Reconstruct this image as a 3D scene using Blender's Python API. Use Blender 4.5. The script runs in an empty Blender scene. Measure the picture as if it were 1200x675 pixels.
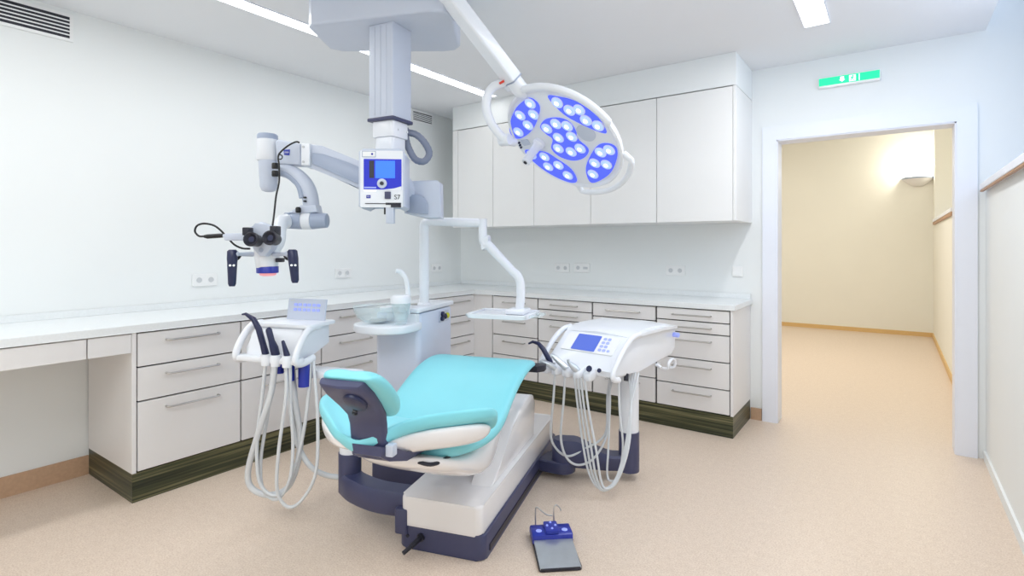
import bpy, bmesh, math, random
from mathutils import Vector, Matrix, Euler
random.seed(7)
PI = math.pi
SC = bpy.context.scene
COL = SC.collection

# ------------------------------------------------------------------ camera numbers (metres, level camera)
F, TH, HZ, H = 630.0, 0.6176, 287.8, 1.28
CT, ST = math.cos(TH), math.sin(TH)
def at(u, v, d):
    """survey a point of the room seen at (u, v) standing d metres deep"""
    t = (u - 600) / F; k = (HZ - v) / F
    return Vector(((-ST + CT * t) * d, (CT + ST * t) * d, H + k * d))

# ------------------------------------------------------------------ materials
def nodes(name):
    m = bpy.data.materials.new(name); m.use_nodes = True
    nt = m.node_tree
    return m, nt, nt.nodes['Principled BSDF']
def mat(name, col, rough=.5, metal=0, var=.03, scale=6, bump=0, bscale=60, spec=.5, coat=0):
    m, nt, b = nodes(name)
    tc = nt.nodes.new('ShaderNodeTexCoord')
    n = nt.nodes.new('ShaderNodeTexNoise'); n.inputs['Scale'].default_value = scale; n.inputs['Detail'].default_value = 4
    r = nt.nodes.new('ShaderNodeValToRGB')
    c = Vector(col)
    r.color_ramp.elements[0].position = .3; r.color_ramp.elements[1].position = .7
    r.color_ramp.elements[0].color = (*(c * (1 - var)), 1); r.color_ramp.elements[1].color = (*(c * (1 + var)), 1)
    nt.links.new(tc.outputs['Object'], n.inputs['Vector'])
    nt.links.new(n.outputs['Fac'], r.inputs['Fac']); nt.links.new(r.outputs['Color'], b.inputs['Base Color'])
    b.inputs['Roughness'].default_value = rough; b.inputs['Metallic'].default_value = metal
    b.inputs['Specular IOR Level'].default_value = spec
    b.inputs['Coat Weight'].default_value = coat
    if bump:
        n2 = nt.nodes.new('ShaderNodeTexNoise'); n2.inputs['Scale'].default_value = bscale
        bp = nt.nodes.new('ShaderNodeBump'); bp.inputs['Strength'].default_value = bump; bp.inputs['Distance'].default_value = .002
        nt.links.new(tc.outputs['Object'], n2.inputs['Vector'])
        nt.links.new(n2.outputs['Fac'], bp.inputs['Height']); nt.links.new(bp.outputs['Normal'], b.inputs['Normal'])
    return m
def emit(name, col, strength, base=(.8, .8, .8)):
    m, nt, b = nodes(name)
    b.inputs['Base Color'].default_value = (*base, 1)
    b.inputs['Emission Color'].default_value = (*col, 1); b.inputs['Emission Strength'].default_value = strength
    return m
def glass(name, col, alpha_mix=.75, rough=.05):
    m, nt, b = nodes(name)
    b.inputs['Base Color'].default_value = (*col, 1); b.inputs['Roughness'].default_value = rough
    tr = nt.nodes.new('ShaderNodeBsdfTransparent'); tr.inputs['Color'].default_value = (*col, 1)
    mx = nt.nodes.new('ShaderNodeMixShader'); mx.inputs['Fac'].default_value = alpha_mix
    nt.links.new(b.outputs['BSDF'], mx.inputs[1]); nt.links.new(tr.outputs['BSDF'], mx.inputs[2])
    nt.links.new(mx.outputs['Shader'], nt.nodes['Material Output'].inputs['Surface'])
    return m
M = {}
M['wall'] = mat('wall_paint', (.825, .85, .85), .8, var=.008, scale=2, bump=.06, bscale=180)
M['wall_warm'] = mat('corridor_paint', (.85, .84, .77), .8, var=.01, scale=2, bump=.05, bscale=180)
M['ceil'] = mat('ceiling_paint', (.80, .815, .84), .85, var=.008, scale=2)
M['trim'] = mat('trim_paint', (.82, .85, .93), .45, var=.006)
M['lam'] = mat('white_laminate', (.80, .79, .785), .38, var=.01, scale=3)
M['lam_up'] = mat('upper_laminate', (.83, .83, .82), .4, var=.01, scale=3)
M['gap'] = mat('gap_shade', (.012, .011, .012), .8)  # carcass painted near-black for the shade in gaps between fronts
M['counter'] = mat('counter_laminate', (.80, .83, .84), .35, var=.025, scale=90)
M['plastic'] = mat('white_plastic', (.82, .85, .90), .28, var=.006, coat=.2)
M['shell'] = mat('pearl_shell', (.86, .85, .86), .22, var=.008, coat=.4)
M['grey'] = mat('pale_grey_plastic', (.36, .42, .55), .35, var=.01)
M['lgrey'] = mat('light_grey_plastic', (.56, .61, .72), .35, var=.01)
M['cuspid'] = mat('cuspidor_enamel', (.68, .74, .88), .3, var=.008, coat=.2)
M['dark'] = mat('slate_blue_plastic', (.052, .058, .130), .36, var=.03)
M['darker'] = mat('near_black_plastic', (.012, .013, .025), .4, var=.03)
M['blue'] = mat('deep_blue_plastic', (.02, .035, .35), .35)
M['navy'] = mat('indigo_grip', (.015, .02, .07), .35)
M['turq'] = mat('turquoise_upholstery', (.23, .67, .75), .42, var=.03, scale=3, bump=.15, bscale=220)
M['steel'] = mat('brushed_steel', (.55, .54, .52), .3, metal=1)
M['satin'] = mat('satin_aluminium', (.62, .66, .70), .34, metal=.85, var=.04, scale=25)
M['hose'] = mat('grey_hose', (.66, .69, .72), .4)
M['hose_d'] = mat('slate_corrugated_hose', (.20, .23, .32), .45)
M['black'] = mat('black_cable', (.008, .008, .009), .4)
M['switch'] = mat('socket_white', (.86, .87, .87), .3)
M['hole'] = mat('socket_shadow', (.58, .60, .62), .5)
M['glass'] = glass('clear_glass', (.92, .96, .97), .74)
M['pane'] = glass('window_glass', (.92, .96, 1.0), .85)
M['strip'] = emit('ceiling_diffuser', (1, 1, 1), 6)
M['led'] = emit('led_lens', (.30, .42, 1), .8, (.4, .5, .8))
M['ledc'] = emit('led_core', (.9, .95, 1), 1.6)
M['ledpanel'] = emit('lamp_blue_panel', (.08, .12, .82), .85, (.05, .08, .6))
M['screen_blue'] = emit('monitor_blue', (.002, .010, .40), 1.0, (.01, .015, .2))
M['screen_img'] = emit('monitor_light_blue', (.03, .16, .95), 1.0, (.02, .1, .5))
M['screen_lcd'] = emit('lcd_blue', (.06, .11, .50), .75, (.05, .09, .35))
M['key'] = emit('key_blue', (.25, .32, .8), .45, (.3, .35, .75))
M['exit'] = emit('exit_green', (.0, .62, .27), .95, (.01, .5, .25))
M['exitw'] = emit('exit_white', (.85, 1, .92), 1.0)
M['pink'] = emit('warm_lens', (.9, .35, .4), .5, (.7, .3, .3))
M['yellow'] = mat('yellow_cap', (.62, .62, .02), .4)
M['brown'] = mat('sill_shade_brown', (.42, .24, .14), .5)  # brown that paints in the shaded underside of the sill
M['red'] = mat('red_mark', (.8, .06, .03), .4)
M['skirt'] = mat('coved_skirting', (.52, .34, .22), .5, var=.06, scale=60)
M['skirt_y'] = mat('corridor_skirting', (.70, .47, .20), .5, var=.04, scale=60)

def floor_mat():
    m, nt, b = nodes('speckled_linoleum')
    tc = nt.nodes.new('ShaderNodeTexCoord')
    n1 = nt.nodes.new('ShaderNodeTexNoise'); n1.inputs['Scale'].default_value = 160; n1.inputs['Detail'].default_value = 5
    n2 = nt.nodes.new('ShaderNodeTexNoise'); n2.inputs['Scale'].default_value = 30; n2.inputs['Detail'].default_value = 6; n2.inputs['Roughness'].default_value = .7
    r1 = nt.nodes.new('ShaderNodeValToRGB'); r1.color_ramp.elements[0].position = .32; r1.color_ramp.elements[1].position = .62
    r1.color_ramp.elements[0].color = (.66, .525, .42, 1); r1.color_ramp.elements[1].color = (.82, .70, .585, 1)
    r2 = nt.nodes.new('ShaderNodeValToRGB'); r2.color_ramp.elements[0].position = .3; r2.color_ramp.elements[1].position = .7
    r2.color_ramp.elements[0].color = (.90, .88, .87, 1); r2.color_ramp.elements[1].color = (1, 1, 1, 1)
    mx = nt.nodes.new('ShaderNodeMixRGB'); mx.blend_type = 'MULTIPLY'; mx.inputs['Fac'].default_value = 1
    L = nt.links.new
    L(tc.outputs['Object'], n1.inputs['Vector']); L(tc.outputs['Object'], n2.inputs['Vector'])
    L(n1.outputs['Fac'], r1.inputs['Fac']); L(n2.outputs['Fac'], r2.inputs['Fac'])
    L(r1.outputs['Color'], mx.inputs['Color1']); L(r2.outputs['Color'], mx.inputs['Color2'])
    L(mx.outputs['Color'], b.inputs['Base Color'])
    b.inputs['Roughness'].default_value = .36; b.inputs['Specular IOR Level'].default_value = .4
    return m
M['floor'] = floor_mat()
def wood_mat():
    m, nt, b = nodes('zebrano_plinth')
    tc = nt.nodes.new('ShaderNodeTexCoord'); mp = nt.nodes.new('ShaderNodeMapping')
    mp.inputs['Scale'].default_value = (1.2, 1.2, 95)
    n = nt.nodes.new('ShaderNodeTexNoise'); n.inputs['Scale'].default_value = 1.0; n.inputs['Detail'].default_value = 5
    r = nt.nodes.new('ShaderNodeValToRGB')
    r.color_ramp.elements[0].position = .33; r.color_ramp.elements[0].color = (.010, .016, .007, 1)
    r.color_ramp.elements[1].position = .70; r.color_ramp.elements[1].color = (.22, .20, .10, 1)
    e = r.color_ramp.elements.new(.52); e.color = (.055, .060, .026, 1)
    L = nt.links.new
    L(tc.outputs['Object'], mp.inputs['Vector']); L(mp.outputs['Vector'], n.inputs['Vector'])
    L(n.outputs['Fac'], r.inputs['Fac']); L(r.outputs['Color'], b.inputs['Base Color'])
    b.inputs['Roughness'].default_value = .35
    return m
M['wood'] = wood_mat()

# ------------------------------------------------------------------ mesh helpers
def bm_new(): return bmesh.new()
def obj(name, bm, material, parent=None, smooth=None, loc=None):
    """link a bmesh as ONE object; smooth = angle in degrees for smooth shading"""
    bmesh.ops.recalc_face_normals(bm, faces=bm.faces)
    me = bpy.data.meshes.new(name)
    if smooth:
        lim = math.radians(smooth)
        for f in bm.faces: f.smooth = True
        for e in bm.edges:
            if len(e.link_faces) == 2 and e.calc_face_angle(0) > lim: e.smooth = False
    bm.to_mesh(me); bm.free()
    o = bpy.data.objects.new(name, me)
    me.materials.append(M[material] if isinstance(material, str) else material)
    COL.objects.link(o)
    if parent: o.parent = parent
    if loc is not None: o.location = loc
    return o
def thing(name, label, cat, loc=(0, 0, 0), rotz=0, group=None):
    o = bpy.data.objects.new(name, None); COL.objects.link(o)
    o.empty_display_size = .1
    o.location = loc; o.rotation_euler = (0, 0, rotz)
    o['label'] = label; o['category'] = cat
    if group: o['group'] = group
    return o
def tag(o, label, cat, group=None):
    o['label'] = label; o['category'] = cat
    if group: o['group'] = group
    return o
def struct(name, bm, m, parent=None, smooth=None):
    o = obj(name, bm, m, parent, smooth)
    o['kind'] = 'structure'
    return o
def box(bm, lo, hi, bev=0, seg=2, mtx=None):
    lo = Vector(lo); hi = Vector(hi)
    c = (lo + hi) / 2; s = hi - lo
    r = bmesh.ops.create_cube(bm, size=1, matrix=Matrix.Translation(c) @ Matrix.Diagonal((*s, 1)))
    vs = r['verts']
    if bev:
        es = list({e for v in vs for e in v.link_edges})
        rr = bmesh.ops.bevel(bm, geom=es, offset=bev, segments=seg, profile=.5, affect='EDGES')
        vs = list({v for f in rr['faces'] for v in f.verts} | {v for v in vs if v.is_valid})
    if mtx: bmesh.ops.transform(bm, matrix=mtx, verts=vs)
    return vs
def spline(pts, n=6):
    """Catmull-Rom through the points"""
    p = [Vector(q) for q in pts]
    if len(p) < 3: return p
    out = []
    for i in range(len(p) - 1):
        p0 = p[i - 1] if i else p[0] * 2 - p[1]
        p1, p2 = p[i], p[i + 1]
        p3 = p[i + 2] if i + 2 < len(p) else p[-1] * 2 - p[-2]
        for k in range(n):
            t = k / n
            out.append(.5 * ((2 * p1) + (p2 - p0) * t + (2 * p0 - 5 * p1 + 4 * p2 - p3) * t * t + (3 * p1 - p0 - 3 * p2 + p3) * t ** 3))
    out.append(p[-1]); return out
def tube(bm, pts, r, seg=10, caps=True, flat=1.0, up=None):
    """tube along points; r is a number or one per point; flat squeezes the section"""
    p = [Vector(q) for q in pts]; n = len(p)
    rr = r if isinstance(r, (list, tuple)) else [r] * n
    rings = []; ref = Vector(up) if up else None
    prev = None
    for i in range(n):
        t = (p[min(i + 1, n - 1)] - p[max(i - 1, 0)])
        if t.length < 1e-9: t = Vector((0, 0, 1))
        t.normalize()
        if prev is None:
            a = ref if ref else (Vector((0, 0, 1)) if abs(t.z) < .9 else Vector((1, 0, 0)))
        else: a = prev
        x = (a - t * a.dot(t))
        if x.length < 1e-6: x = t.orthogonal()
        x.normalize(); y = t.cross(x); prev = x
        rings.append([bm.verts.new(p[i] + (x * math.cos(2 * PI * k / seg) + y * flat * math.sin(2 * PI * k / seg)) * rr[i]) for k in range(seg)])
    loft_faces(bm, rings, caps)
def loft_faces(bm, rings, caps=True):
    n = len(rings[0])
    for a, b in zip(rings, rings[1:]):
        for k in range(n):
            bm.faces.new((a[k], a[(k + 1) % n], b[(k + 1) % n], b[k]))
    if caps:
        bm.faces.new(rings[0][::-1]); bm.faces.new(rings[-1])
def loft(bm, rings, caps=True):
    loft_faces(bm, [[bm.verts.new(q) for q in r] for r in rings], caps)
def lathe(bm, prof, seg=32, mtx=None, sx=1, sy=1):
    """profile [(r, z)] turned about z; open ends are capped"""
    rings = []
    for r, z in prof:
        ring = []
        for k in range(seg):
            a = 2 * PI * k / seg
            q = Vector((r * math.cos(a) * sx, r * math.sin(a) * sy, z))
            ring.append(bm.verts.new(mtx @ q if mtx else q))
        rings.append(ring)
    loft_faces(bm, rings, True)
def prism(bm, poly, h0, h1, mtx=None, bev=0, seg=2):
    """polygon in (a, b) extruded from h0 to h1 along the third axis"""
    b2 = bmesh.new()
    lo = [b2.verts.new((x, y, h0)) for x, y in poly]; hi = [b2.verts.new((x, y, h1)) for x, y in poly]
    n = len(poly)
    for k in range(n): b2.faces.new((lo[k], lo[(k + 1) % n], hi[(k + 1) % n], hi[k]))
    b2.faces.new(lo[::-1]); b2.faces.new(hi)
    if bev:
        es = [e for e in b2.edges if not (abs(e.verts[0].co.z - e.verts[1].co.z) > 1e-6)]
        bmesh.ops.bevel(b2, geom=es, offset=bev, segments=seg, profile=.5, affect='EDGES')
    if mtx: bmesh.ops.transform(b2, matrix=mtx, verts=b2.verts)
    me = bpy.data.meshes.new('t'); b2.to_mesh(me); b2.free(); bm.from_mesh(me); bpy.data.meshes.remove(me)
def rpoly(x0, y0, x1, y1, r, n=5):
    out = []
    for cx, cy, a0 in ((x1 - r, y0 + r, -PI / 2), (x1 - r, y1 - r, 0), (x0 + r, y1 - r, PI / 2), (x0 + r, y0 + r, PI)):
        for k in range(n + 1):
            a = a0 + PI / 2 * k / n
            out.append((cx + r * math.cos(a), cy + r * math.sin(a)))
    return out
def frame(origin, x, y, z):
    m = Matrix((Vector(x).normalized(), Vector(y).normalized(), Vector(z).normalized())).transposed().to_4x4()
    m.translation = Vector(origin); return m
XZ = Matrix(((1, 0, 0, 0), (0, 0, -1, 0), (0, 1, 0, 0), (0, 0, 0, 1)))      # (a, b, h) -> (a, -h, b): upright, facing -y
YZ = Matrix(((0, 0, 1, 0), (1, 0, 0, 0), (0, 1, 0, 0), (0, 0, 0, 1)))       # (a, b, h) -> (h, a, b): side profile
def cyl(bm, a, b, r, seg=20, r2=None): tube(bm, [a, b], [r, r if r2 is None else r2], seg)
def text_obj(name, s, size, mtx, material, parent, depth=.0006):
    cu = bpy.data.curves.new(name, 'FONT'); cu.body = s; cu.size = size; cu.extrude = depth; cu.align_x = 'CENTER'; cu.align_y = 'CENTER'
    tmp = bpy.data.objects.new(name + '_tmp', cu); COL.objects.link(tmp)
    bpy.context.view_layer.update()
    me = bpy.data.meshes.new_from_object(tmp.evaluated_get(bpy.context.evaluated_depsgraph_get()))
    bpy.data.objects.remove(tmp); bpy.data.curves.remove(cu)
    me.transform(mtx); me.materials.clear(); me.materials.append(M[material])
    o = bpy.data.objects.new(name, me); COL.objects.link(o); o.parent = parent
    return o

# ------------------------------------------------------------------ the room
XL, XR, YB, ZC = -3.69, .449, 4.27, 2.572
YN = -1.6
DX0, DX1, DZ = -.695, .318, 2.045      # door opening
WT = .16
ZT = 3.05
b = bm_new(); box(b, (XL - .2, YN, -.1), (XR + .5, 9.8, 0)); struct('floor', b, 'floor')
b = bm_new(); box(b, (XL, YN, ZC), (XR, YB, ZC + .1)); struct('ceiling', b, 'ceil')
b = bm_new(); box(b, (XL - .15, YN, 0), (XL, YB, ZC + .1)); struct('wall_left', b, 'wall')
b = bm_new()
box(b, (XL - .15, YB, 0), (DX0, YB + WT, ZT)); box(b, (DX0, YB, DZ), (DX1, YB + WT, ZT)); box(b, (DX1, YB, 0), (XR, YB + WT, ZT))
box(b, (XR, YB, 0), (XR + .4, YB + WT, ZT))
struct('wall_back', b, 'wall')
# right wall, with the deep window niche that rises past the ceiling
SZ, WY0 = 1.612, 1.6
b = bm_new()
box(b, (XR, YN, 0), (XR + .24, YB, SZ)); box(b, (XR, YN, SZ), (XR + .24, WY0, ZT))
box(b, (XR, WY0, 2.95), (XR + .24, YB, ZT))
struct('wall_right', b, 'wall')
b = bm_new(); box(b, (XL - .15, YN - .15, 0), (XR + .24, YN, ZC + .1)); struct('wall_near', b, 'wall')
w = thing('window_1', '', ''); del w['label'], w['category']; w['kind'] = 'structure'; w.location = (XR + .23, WY0, SZ)
b = bm_new()
for y0, y1, z0, z1 in ((0, .05, 0, 1.3), (2.62, 2.668, 0, 1.3), (0, 2.668, 0, .05), (0, 2.668, 1.25, 1.3), (1.3, 1.36, 0, 1.3)):
    box(b, (0, y0, z0), (.05, y1, z1))
struct('window_frame', b, 'trim', w)
b = bm_new(); box(b, (.02, .04, .04), (.026, 2.63, 1.26)); struct('window_pane', b, 'pane', w)
b = bm_new(); box(b, (-.265, -.03, -.004), (0, YB - .055 - WY0, .034), .004); struct('window_sill', b, 'trim', w)
b = bm_new(); box(b, (-.262, -.03, -.014), (-.248, YB - .06 - WY0, -.005)); struct('sill_shade_strip', b, 'brown', w)  # thin brown strip standing in for shade under the sill
# door lining and casing
b = bm_new()
cw = .093
for y0, y1 in ((YB - .018, YB), (YB + WT, YB + WT + .018)):
    box(b, (DX0 - cw + .006, y0, 0), (DX0 + .006, y1, DZ + cw)); box(b, (DX1 - .006, y0, 0), (DX1 + cw, y1, DZ + cw)); box(b, (DX0 + .006, y0, DZ - .006), (DX1 - .006, y1, DZ + cw))
box(b, (DX0, YB - .01, 0), (DX0 + .014, YB + WT, DZ)); box(b, (DX1 - .014, YB - .01, 0), (DX1, YB + WT, DZ)); box(b, (DX0, YB - .01, DZ - .014), (DX1, YB + WT, DZ))
struct('door_1', b, 'trim')
# corridor behind the doorway
YC = 9.53
b = bm_new(); box(b, (-3.2, YC, 0), (XR + .5, YC + .15, ZT)); struct('wall_corridor_back', b, 'wall_warm')
b = bm_new(); box(b, (-3.35, YB + WT, 0), (-3.2, YC, ZT)); struct('wall_corridor_left', b, 'wall_warm')
b = bm_new()
box(b, (XR, YB + WT, 0), (XR + .3, YC, SZ - .02)); box(b, (XR, 9.28, SZ - .02), (XR + .3, YC, ZT)); box(b, (XR, YB + WT, SZ - .02), (XR + .3, 6.4, ZT))
box(b, (XR + .28, 6.4, SZ - .02), (XR + .3, 9.28, ZT))
struct('wall_corridor_right', b, 'wall_warm')
b = bm_new(); box(b, (-3.35, YB + WT, ZT), (XR + .5, YC + .15, ZT + .1)); struct('ceiling_corridor', b, 'ceil')
b = bm_new(); box(b, (XR - .02, 6.4, SZ - .015), (XR + .28, 9.28, SZ + .02)); struct('trim_1', b, 'trim')
b = bm_new(); box(b, (XR - .018, 6.4, SZ - .05), (XR - .001, 9.28, SZ - .018)); struct('trim_2', b, 'brown')
# skirtings
b = bm_new(); box(b, (XR - .012, YN, 0), (XR, YB - .019, .055)); struct('baseboard_right', b, 'wall')
b = bm_new(); box(b, (XR - .009, YN, .0), (XR - .0125 + .001, YB - .03, .02)); b.free()
b = bm_new(); box(b, (XL, YN, 0), (XL + .012, 1.0825, .105)); struct('baseboard_left', b, 'skirt')
b = bm_new(); box(b, (-.862, YB - .014, 0), (DX0 - cw, YB, .085)); struct('baseboard_back', b, 'skirt')
b = bm_new(); box(b, (-3.2, YC - .014, 0), (XR, YC, .06)); struct('baseboard_corridor_back', b, 'skirt_y')
b = bm_new(); box(b, (XR - .014, YB + WT + .02, 0), (XR, YC - .015, .06)); struct('baseboard_corridor_right', b, 'skirt_y')

# ------------------------------------------------------------------ cabinets
XF, YF = -3.0785, 3.7466              # front planes of the two base runs
ZP, ZB = .145, .846                   # plinth top, underside of the worktop
def handle(parent, cx, cz, L, axis):
    b = bm_new()
    # local: axis 'y' -> bar along y in front of +x ; 'x' -> bar along x in front of -y
    if axis == 'y': P = lambda s, o: (o, cx + s, cz)
    else: P = lambda s, o: (cx + s, -o, cz)
    tube(b, [P(-L / 2, 0), P(-L / 2, .024), P(-L / 2 + .006, .03), P(L / 2 - .006, .03), P(L / 2, .024), P(L / 2, 0)], .0055, 8)
    return obj('handle', b, 'steel', parent, 40)
def base_cabinet(label, run, a0, a1, zs, group, hl=.26, skip=()):
    """zs: heights from top to bottom that bound the drawers"""
    g = .008
    if run == 'left':
        t = thing('base_cabinet', label, 'cabinet', (XF, a0, ZP), 0, group)
        D = XF - XL - .02
        b = bm_new(); box(b, (-D, .001, 0.001), (-.021, a1 - a0 - .001, ZB - ZP - .002)); obj('carcass', b, 'gap', t)
        for i in range(len(zs) - 1):
            b = bm_new(); z1, z0 = zs[i] - ZP, zs[i + 1] - ZP
            box(b, (-.02, g / 2, z0 + g / 2), (0, a1 - a0 - g / 2, z1 - g / 2), .0012, 1)
            d = obj('drawer', b, 'lam', t)
            handle(d, (a1 - a0) / 2, z1 - .05, hl, 'y')
    else:
        t = thing('base_cabinet', label, 'cabinet', (a0, YF, ZP), 0, group)
        D = YB - YF - .02
        b = bm_new(); box(b, (.001, .021, 0.001), (a1 - a0 - .001, D, ZB - ZP - .002)); obj('carcass', b, 'gap', t)
        for i in range(len(zs) - 1):
            b = bm_new(); z1, z0 = zs[i] - ZP, zs[i + 1] - ZP
            box(b, (g / 2, 0, z0 + g / 2), (a1 - a0 - g / 2, .02, z1 - g / 2), .0012, 1)
            d = obj('drawer', b, 'lam', t)
            handle(d, (a1 - a0) / 2, (z1 - .05 if z1 - z0 > .1 else (z0 + z1) / 2), hl, 'x')
    return t
G1, G2 = 'base cabinets along the left wall', 'base cabinets along the back wall'
z3 = (.843, .670, .498, .147)
base_cabinet('white three-drawer base cabinet next to the open knee space', 'left', 1.103, 1.627, z3, G1)
base_cabinet('white base cabinet directly behind the suction unit with the black nozzles', 'left', 1.629, 2.163, (.843, .498, .147), G1)
z4 = (.843, .667, .487, .312, .147)
base_cabinet('white base cabinet behind the glass rinsing bowl', 'left', 2.165, 2.713, z3, G1)
base_cabinet('white base cabinet mostly hidden behind the water unit body', 'left', 2.715, 3.262, z4, G1)
base_cabinet('white four-drawer base cabinet right of the water unit, at the corner on the left wall', 'left', 3.264, 3.80, z4, G1)
base_cabinet('white four-drawer base cabinet below the instrument tray, first on the back wall', 'back', -2.872, -2.402, (.843, .679, .508, .337, .147), G2, .22)
z5 = (.843, .757, .676, .495, .313, .147)
base_cabinet('white base cabinet of slim drawers just right of the instrument tray', 'back', -2.397, -1.903, z5, G2, .24)
base_cabinet('white base cabinet directly behind the treatment console', 'back', -1.898, -1.396, (.843, .738, .55, .325, .147), G2, .26)
base_cabinet('white five-drawer base cabinet nearest the doorway', 'back', -1.390, -.887, z5, G2, .26)
# fillers and end panels
b = bm_new(); box(b, (XF - .02, 3.803, ZP), (XF - .001, YF + .018, ZB - .001)); box(b, (XF - .02, YF, ZP), (-2.876, YF + .018, ZB - .001))
tag(obj('corner_filler', b, 'lam'), 'narrow white filler panel in the inner corner of the base cabinets', 'panel')
b = bm_new(); box(b, (XL + .012, 1.081, ZP), (XF, 1.1005, ZB - .001), .001, 1)
tag(obj('end_panel', b, 'lam'), 'white end panel of the cabinets facing the open knee space', 'panel')
b = bm_new(); box(b, (-.8845, YF, ZP), (-.866, YB - .002, ZB - .001), .001, 1)
tag(obj('end_panel', b, 'lam'), 'white end panel of the cabinets facing the doorway', 'panel')
# plinths (dark striped wood), one per run
b = bm_new(); box(b, (XL + .012, 1.083, .001), (XF - .002, 3.742, ZP - .001))
tag(obj('plinth', b, 'wood'), 'dark green-brown striped wood plinth under the left-wall cabinets', 'plinth')
b = bm_new(); box(b, (XF - .001, YF + .002, .001), (-.868, YB - .003, ZP - .001))
tag(obj('plinth', b, 'wood'), 'dark green-brown striped wood plinth under the back-wall cabinets', 'plinth')
# worktop with upstand: one continuous L
b = bm_new()
prism(b, [(XL + .002, -1.2), (XF + .012, -1.2), (XF + .012, YF - .012), (-.852, YF - .012), (-.852, YB - .003), (XL + .002, YB - .003)], ZB + .001, ZB + .039, bev=.003, seg=1)
wt = obj('worktop', b, 'counter'); tag(wt, 'pale grey L-shaped worktop running along the left and back walls', 'worktop')
b = bm_new()
prism(b, [(XL + .003, -1.2), (XL + .018, -1.2), (XL + .018, YB - .018), (-.862, YB - .018), (-.862, YB - .004), (XL + .003, YB - .004)], ZB + .0395, ZB + .078)
obj('upstand', b, 'counter', wt)
# desk drawer row above the knee space
t = thing('desk_drawer_unit', 'white shallow drawer unit hanging under the worktop over the knee space', 'drawer unit', (XF, -1.0, .748))
b = bm_new(); box(b, (-.5, 0, .004), (-.021, 2.079, .0985)); obj('carcass', b, 'lam', t)
for y0, y1 in ((0, .895), (.899, 1.897)):
    b = bm_new(); box(b, (-.02, y0, 0), (0, y1, .093), .0012, 1); d = obj('drawer', b, 'lam', t)
    handle(d, (y0 + y1) / 2 + (-.16 if y0 else 0), .047, .36, 'y')
b = bm_new(); box(b, (-.02, 1.903, 0), (-.001, 2.079, .093), .0012, 1); obj('filler_panel', b, 'lam', t)
# wall cabinets
UZ0, UZ1, UY = 1.459, 2.349, 3.774
xs = (-3.295, -2.887, -2.456, -1.929, -1.398, -.874)
ul = ['white wall cabinet door furthest left, above the room corner', 'white wall cabinet second from the room corner, above the tray arm elbow',
      'white wall cabinet in the middle, half covered by the surgical lamp', 'white wall cabinet just right of the lamp, second from the doorway side', 'wide white wall cabinet nearest the doorway']
for i in range(5):
    x0, x1 = xs[i], xs[i + 1]
    t = thing('wall_cabinet', ul[i], 'cabinet', (x0, UY, UZ0), 0, 'wall cabinets on the back wall')
    b = bm_new(); box(b, (.002, .021, .0), (x1 - x0 - .001, YB - UY - .004, UZ1 - UZ0)); obj('carcass', b, 'gap', t)
    b = bm_new(); box(b, (.002, .019, -.0105), (x1 - x0 - .002, YB - UY - .004, -.0005)); obj('bottom_panel', b, 'lam_up', t)
    b = bm_new(); box(b, (.0022, 0, -.012), (x1 - x0 - .0022, .018, UZ1 - UZ0 - .004), .001, 1); obj('door', b, 'lam_up', t)
b = bm_new(); box(b, (-.8735, UY, UZ0 - .012), (-.855, YB, UZ1), .001, 1)
tag(obj('end_panel', b, 'lam_up'), 'white end panel closing the wall cabinets beside the doorway', 'panel')
b = bm_new(); box(b, (-3.36, UY, UZ0 - .012), (-3.2965, YB - .003, UZ1), .001, 1)
tag(obj('end_panel', b, 'lam_up'), 'narrow white end panel of the wall cabinets at the room corner', 'panel')
b = bm_new(); box(b, (-3.36, UY + .002, UZ1 + .004), (-.855, YB - .002, ZC - .001)); struct('trim_3', b, 'wall')

# ------------------------------------------------------------------ sockets, switches, grilles
def plate(name, label, cat, centre, wall, n, kind, group):
    """n 8 cm modules side by side on the left (X) or back (Y) wall"""
    t = thing(name, label, cat, centre, PI / 2 if wall == 'left' else 0, group)
    W_ = .078 * n
    b = bm_new(); prism(b, rpoly(-W_ / 2, -.04, W_ / 2, .04, .006, 3), .0, .009, XZ, .002, 1); obj('cover', b, 'switch', t)
    for k in range(n):
        cx = (k - (n - 1) / 2) * .074
        if kind[k] == 's':
            b = bm_new(); m = XZ @ Matrix.Translation((cx, 0, .0095))
            lathe(b, [(.024, 0), (.024, .002), (.019, .002), (.018, .0005)], 20, m); f = obj('socket_insert', b, 'switch', t, 40)
            b = bm_new()
            for dx in (-.0095, .0095): lathe(b, [(.004, 0), (.004, .0015)], 10, XZ @ Matrix.Translation((cx + dx, 0, .0101)))
            lathe(b, [(.0175, 0), (.0175, .0004)], 20, XZ @ Matrix.Translation((cx, 0, .0098)))
            obj('contact', b, 'hole', f)
        elif kind[k] == 'd':
            b = bm_new(); box(b, (cx - .022, -.0115, -.012), (cx + .022, -.0095, .010)); obj('data_port', b, 'hole', t)
        else:
            b = bm_new(); prism(b, rpoly(cx - .032, -.032, cx + .032, .032, .004, 2), .0095, .0135, XZ, .001, 1); obj('rocker', b, 'switch', t)
    return t
GS = 'wall sockets above the worktop'
plate('wall_socket', 'double white socket on the left wall below the microscope', 'socket', (XL + .001, 1.708, 1.055), 'left', 2, 'ss', GS)
plate('wall_socket', 'double white socket on the left wall above the suction unit keypad', 'socket', (XL + .001, 2.795, 1.055), 'left', 2, 'ss', GS)
plate('wall_socket', 'double white socket on the left wall right of the tray post', 'socket', (XL + .001, 3.90, 1.058), 'left', 2, 'ss', GS)
plate('wall_socket', 'double white socket on the back wall just right of the tray arm', 'socket', (-2.47, YB - .001, 1.077), 'back', 2, 'ss', GS)
plate('wall_socket', 'white socket paired with a data port on the back wall', 'socket', (-2.265, YB - .001, 1.082), 'back', 2, 'sd', GS)
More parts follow.
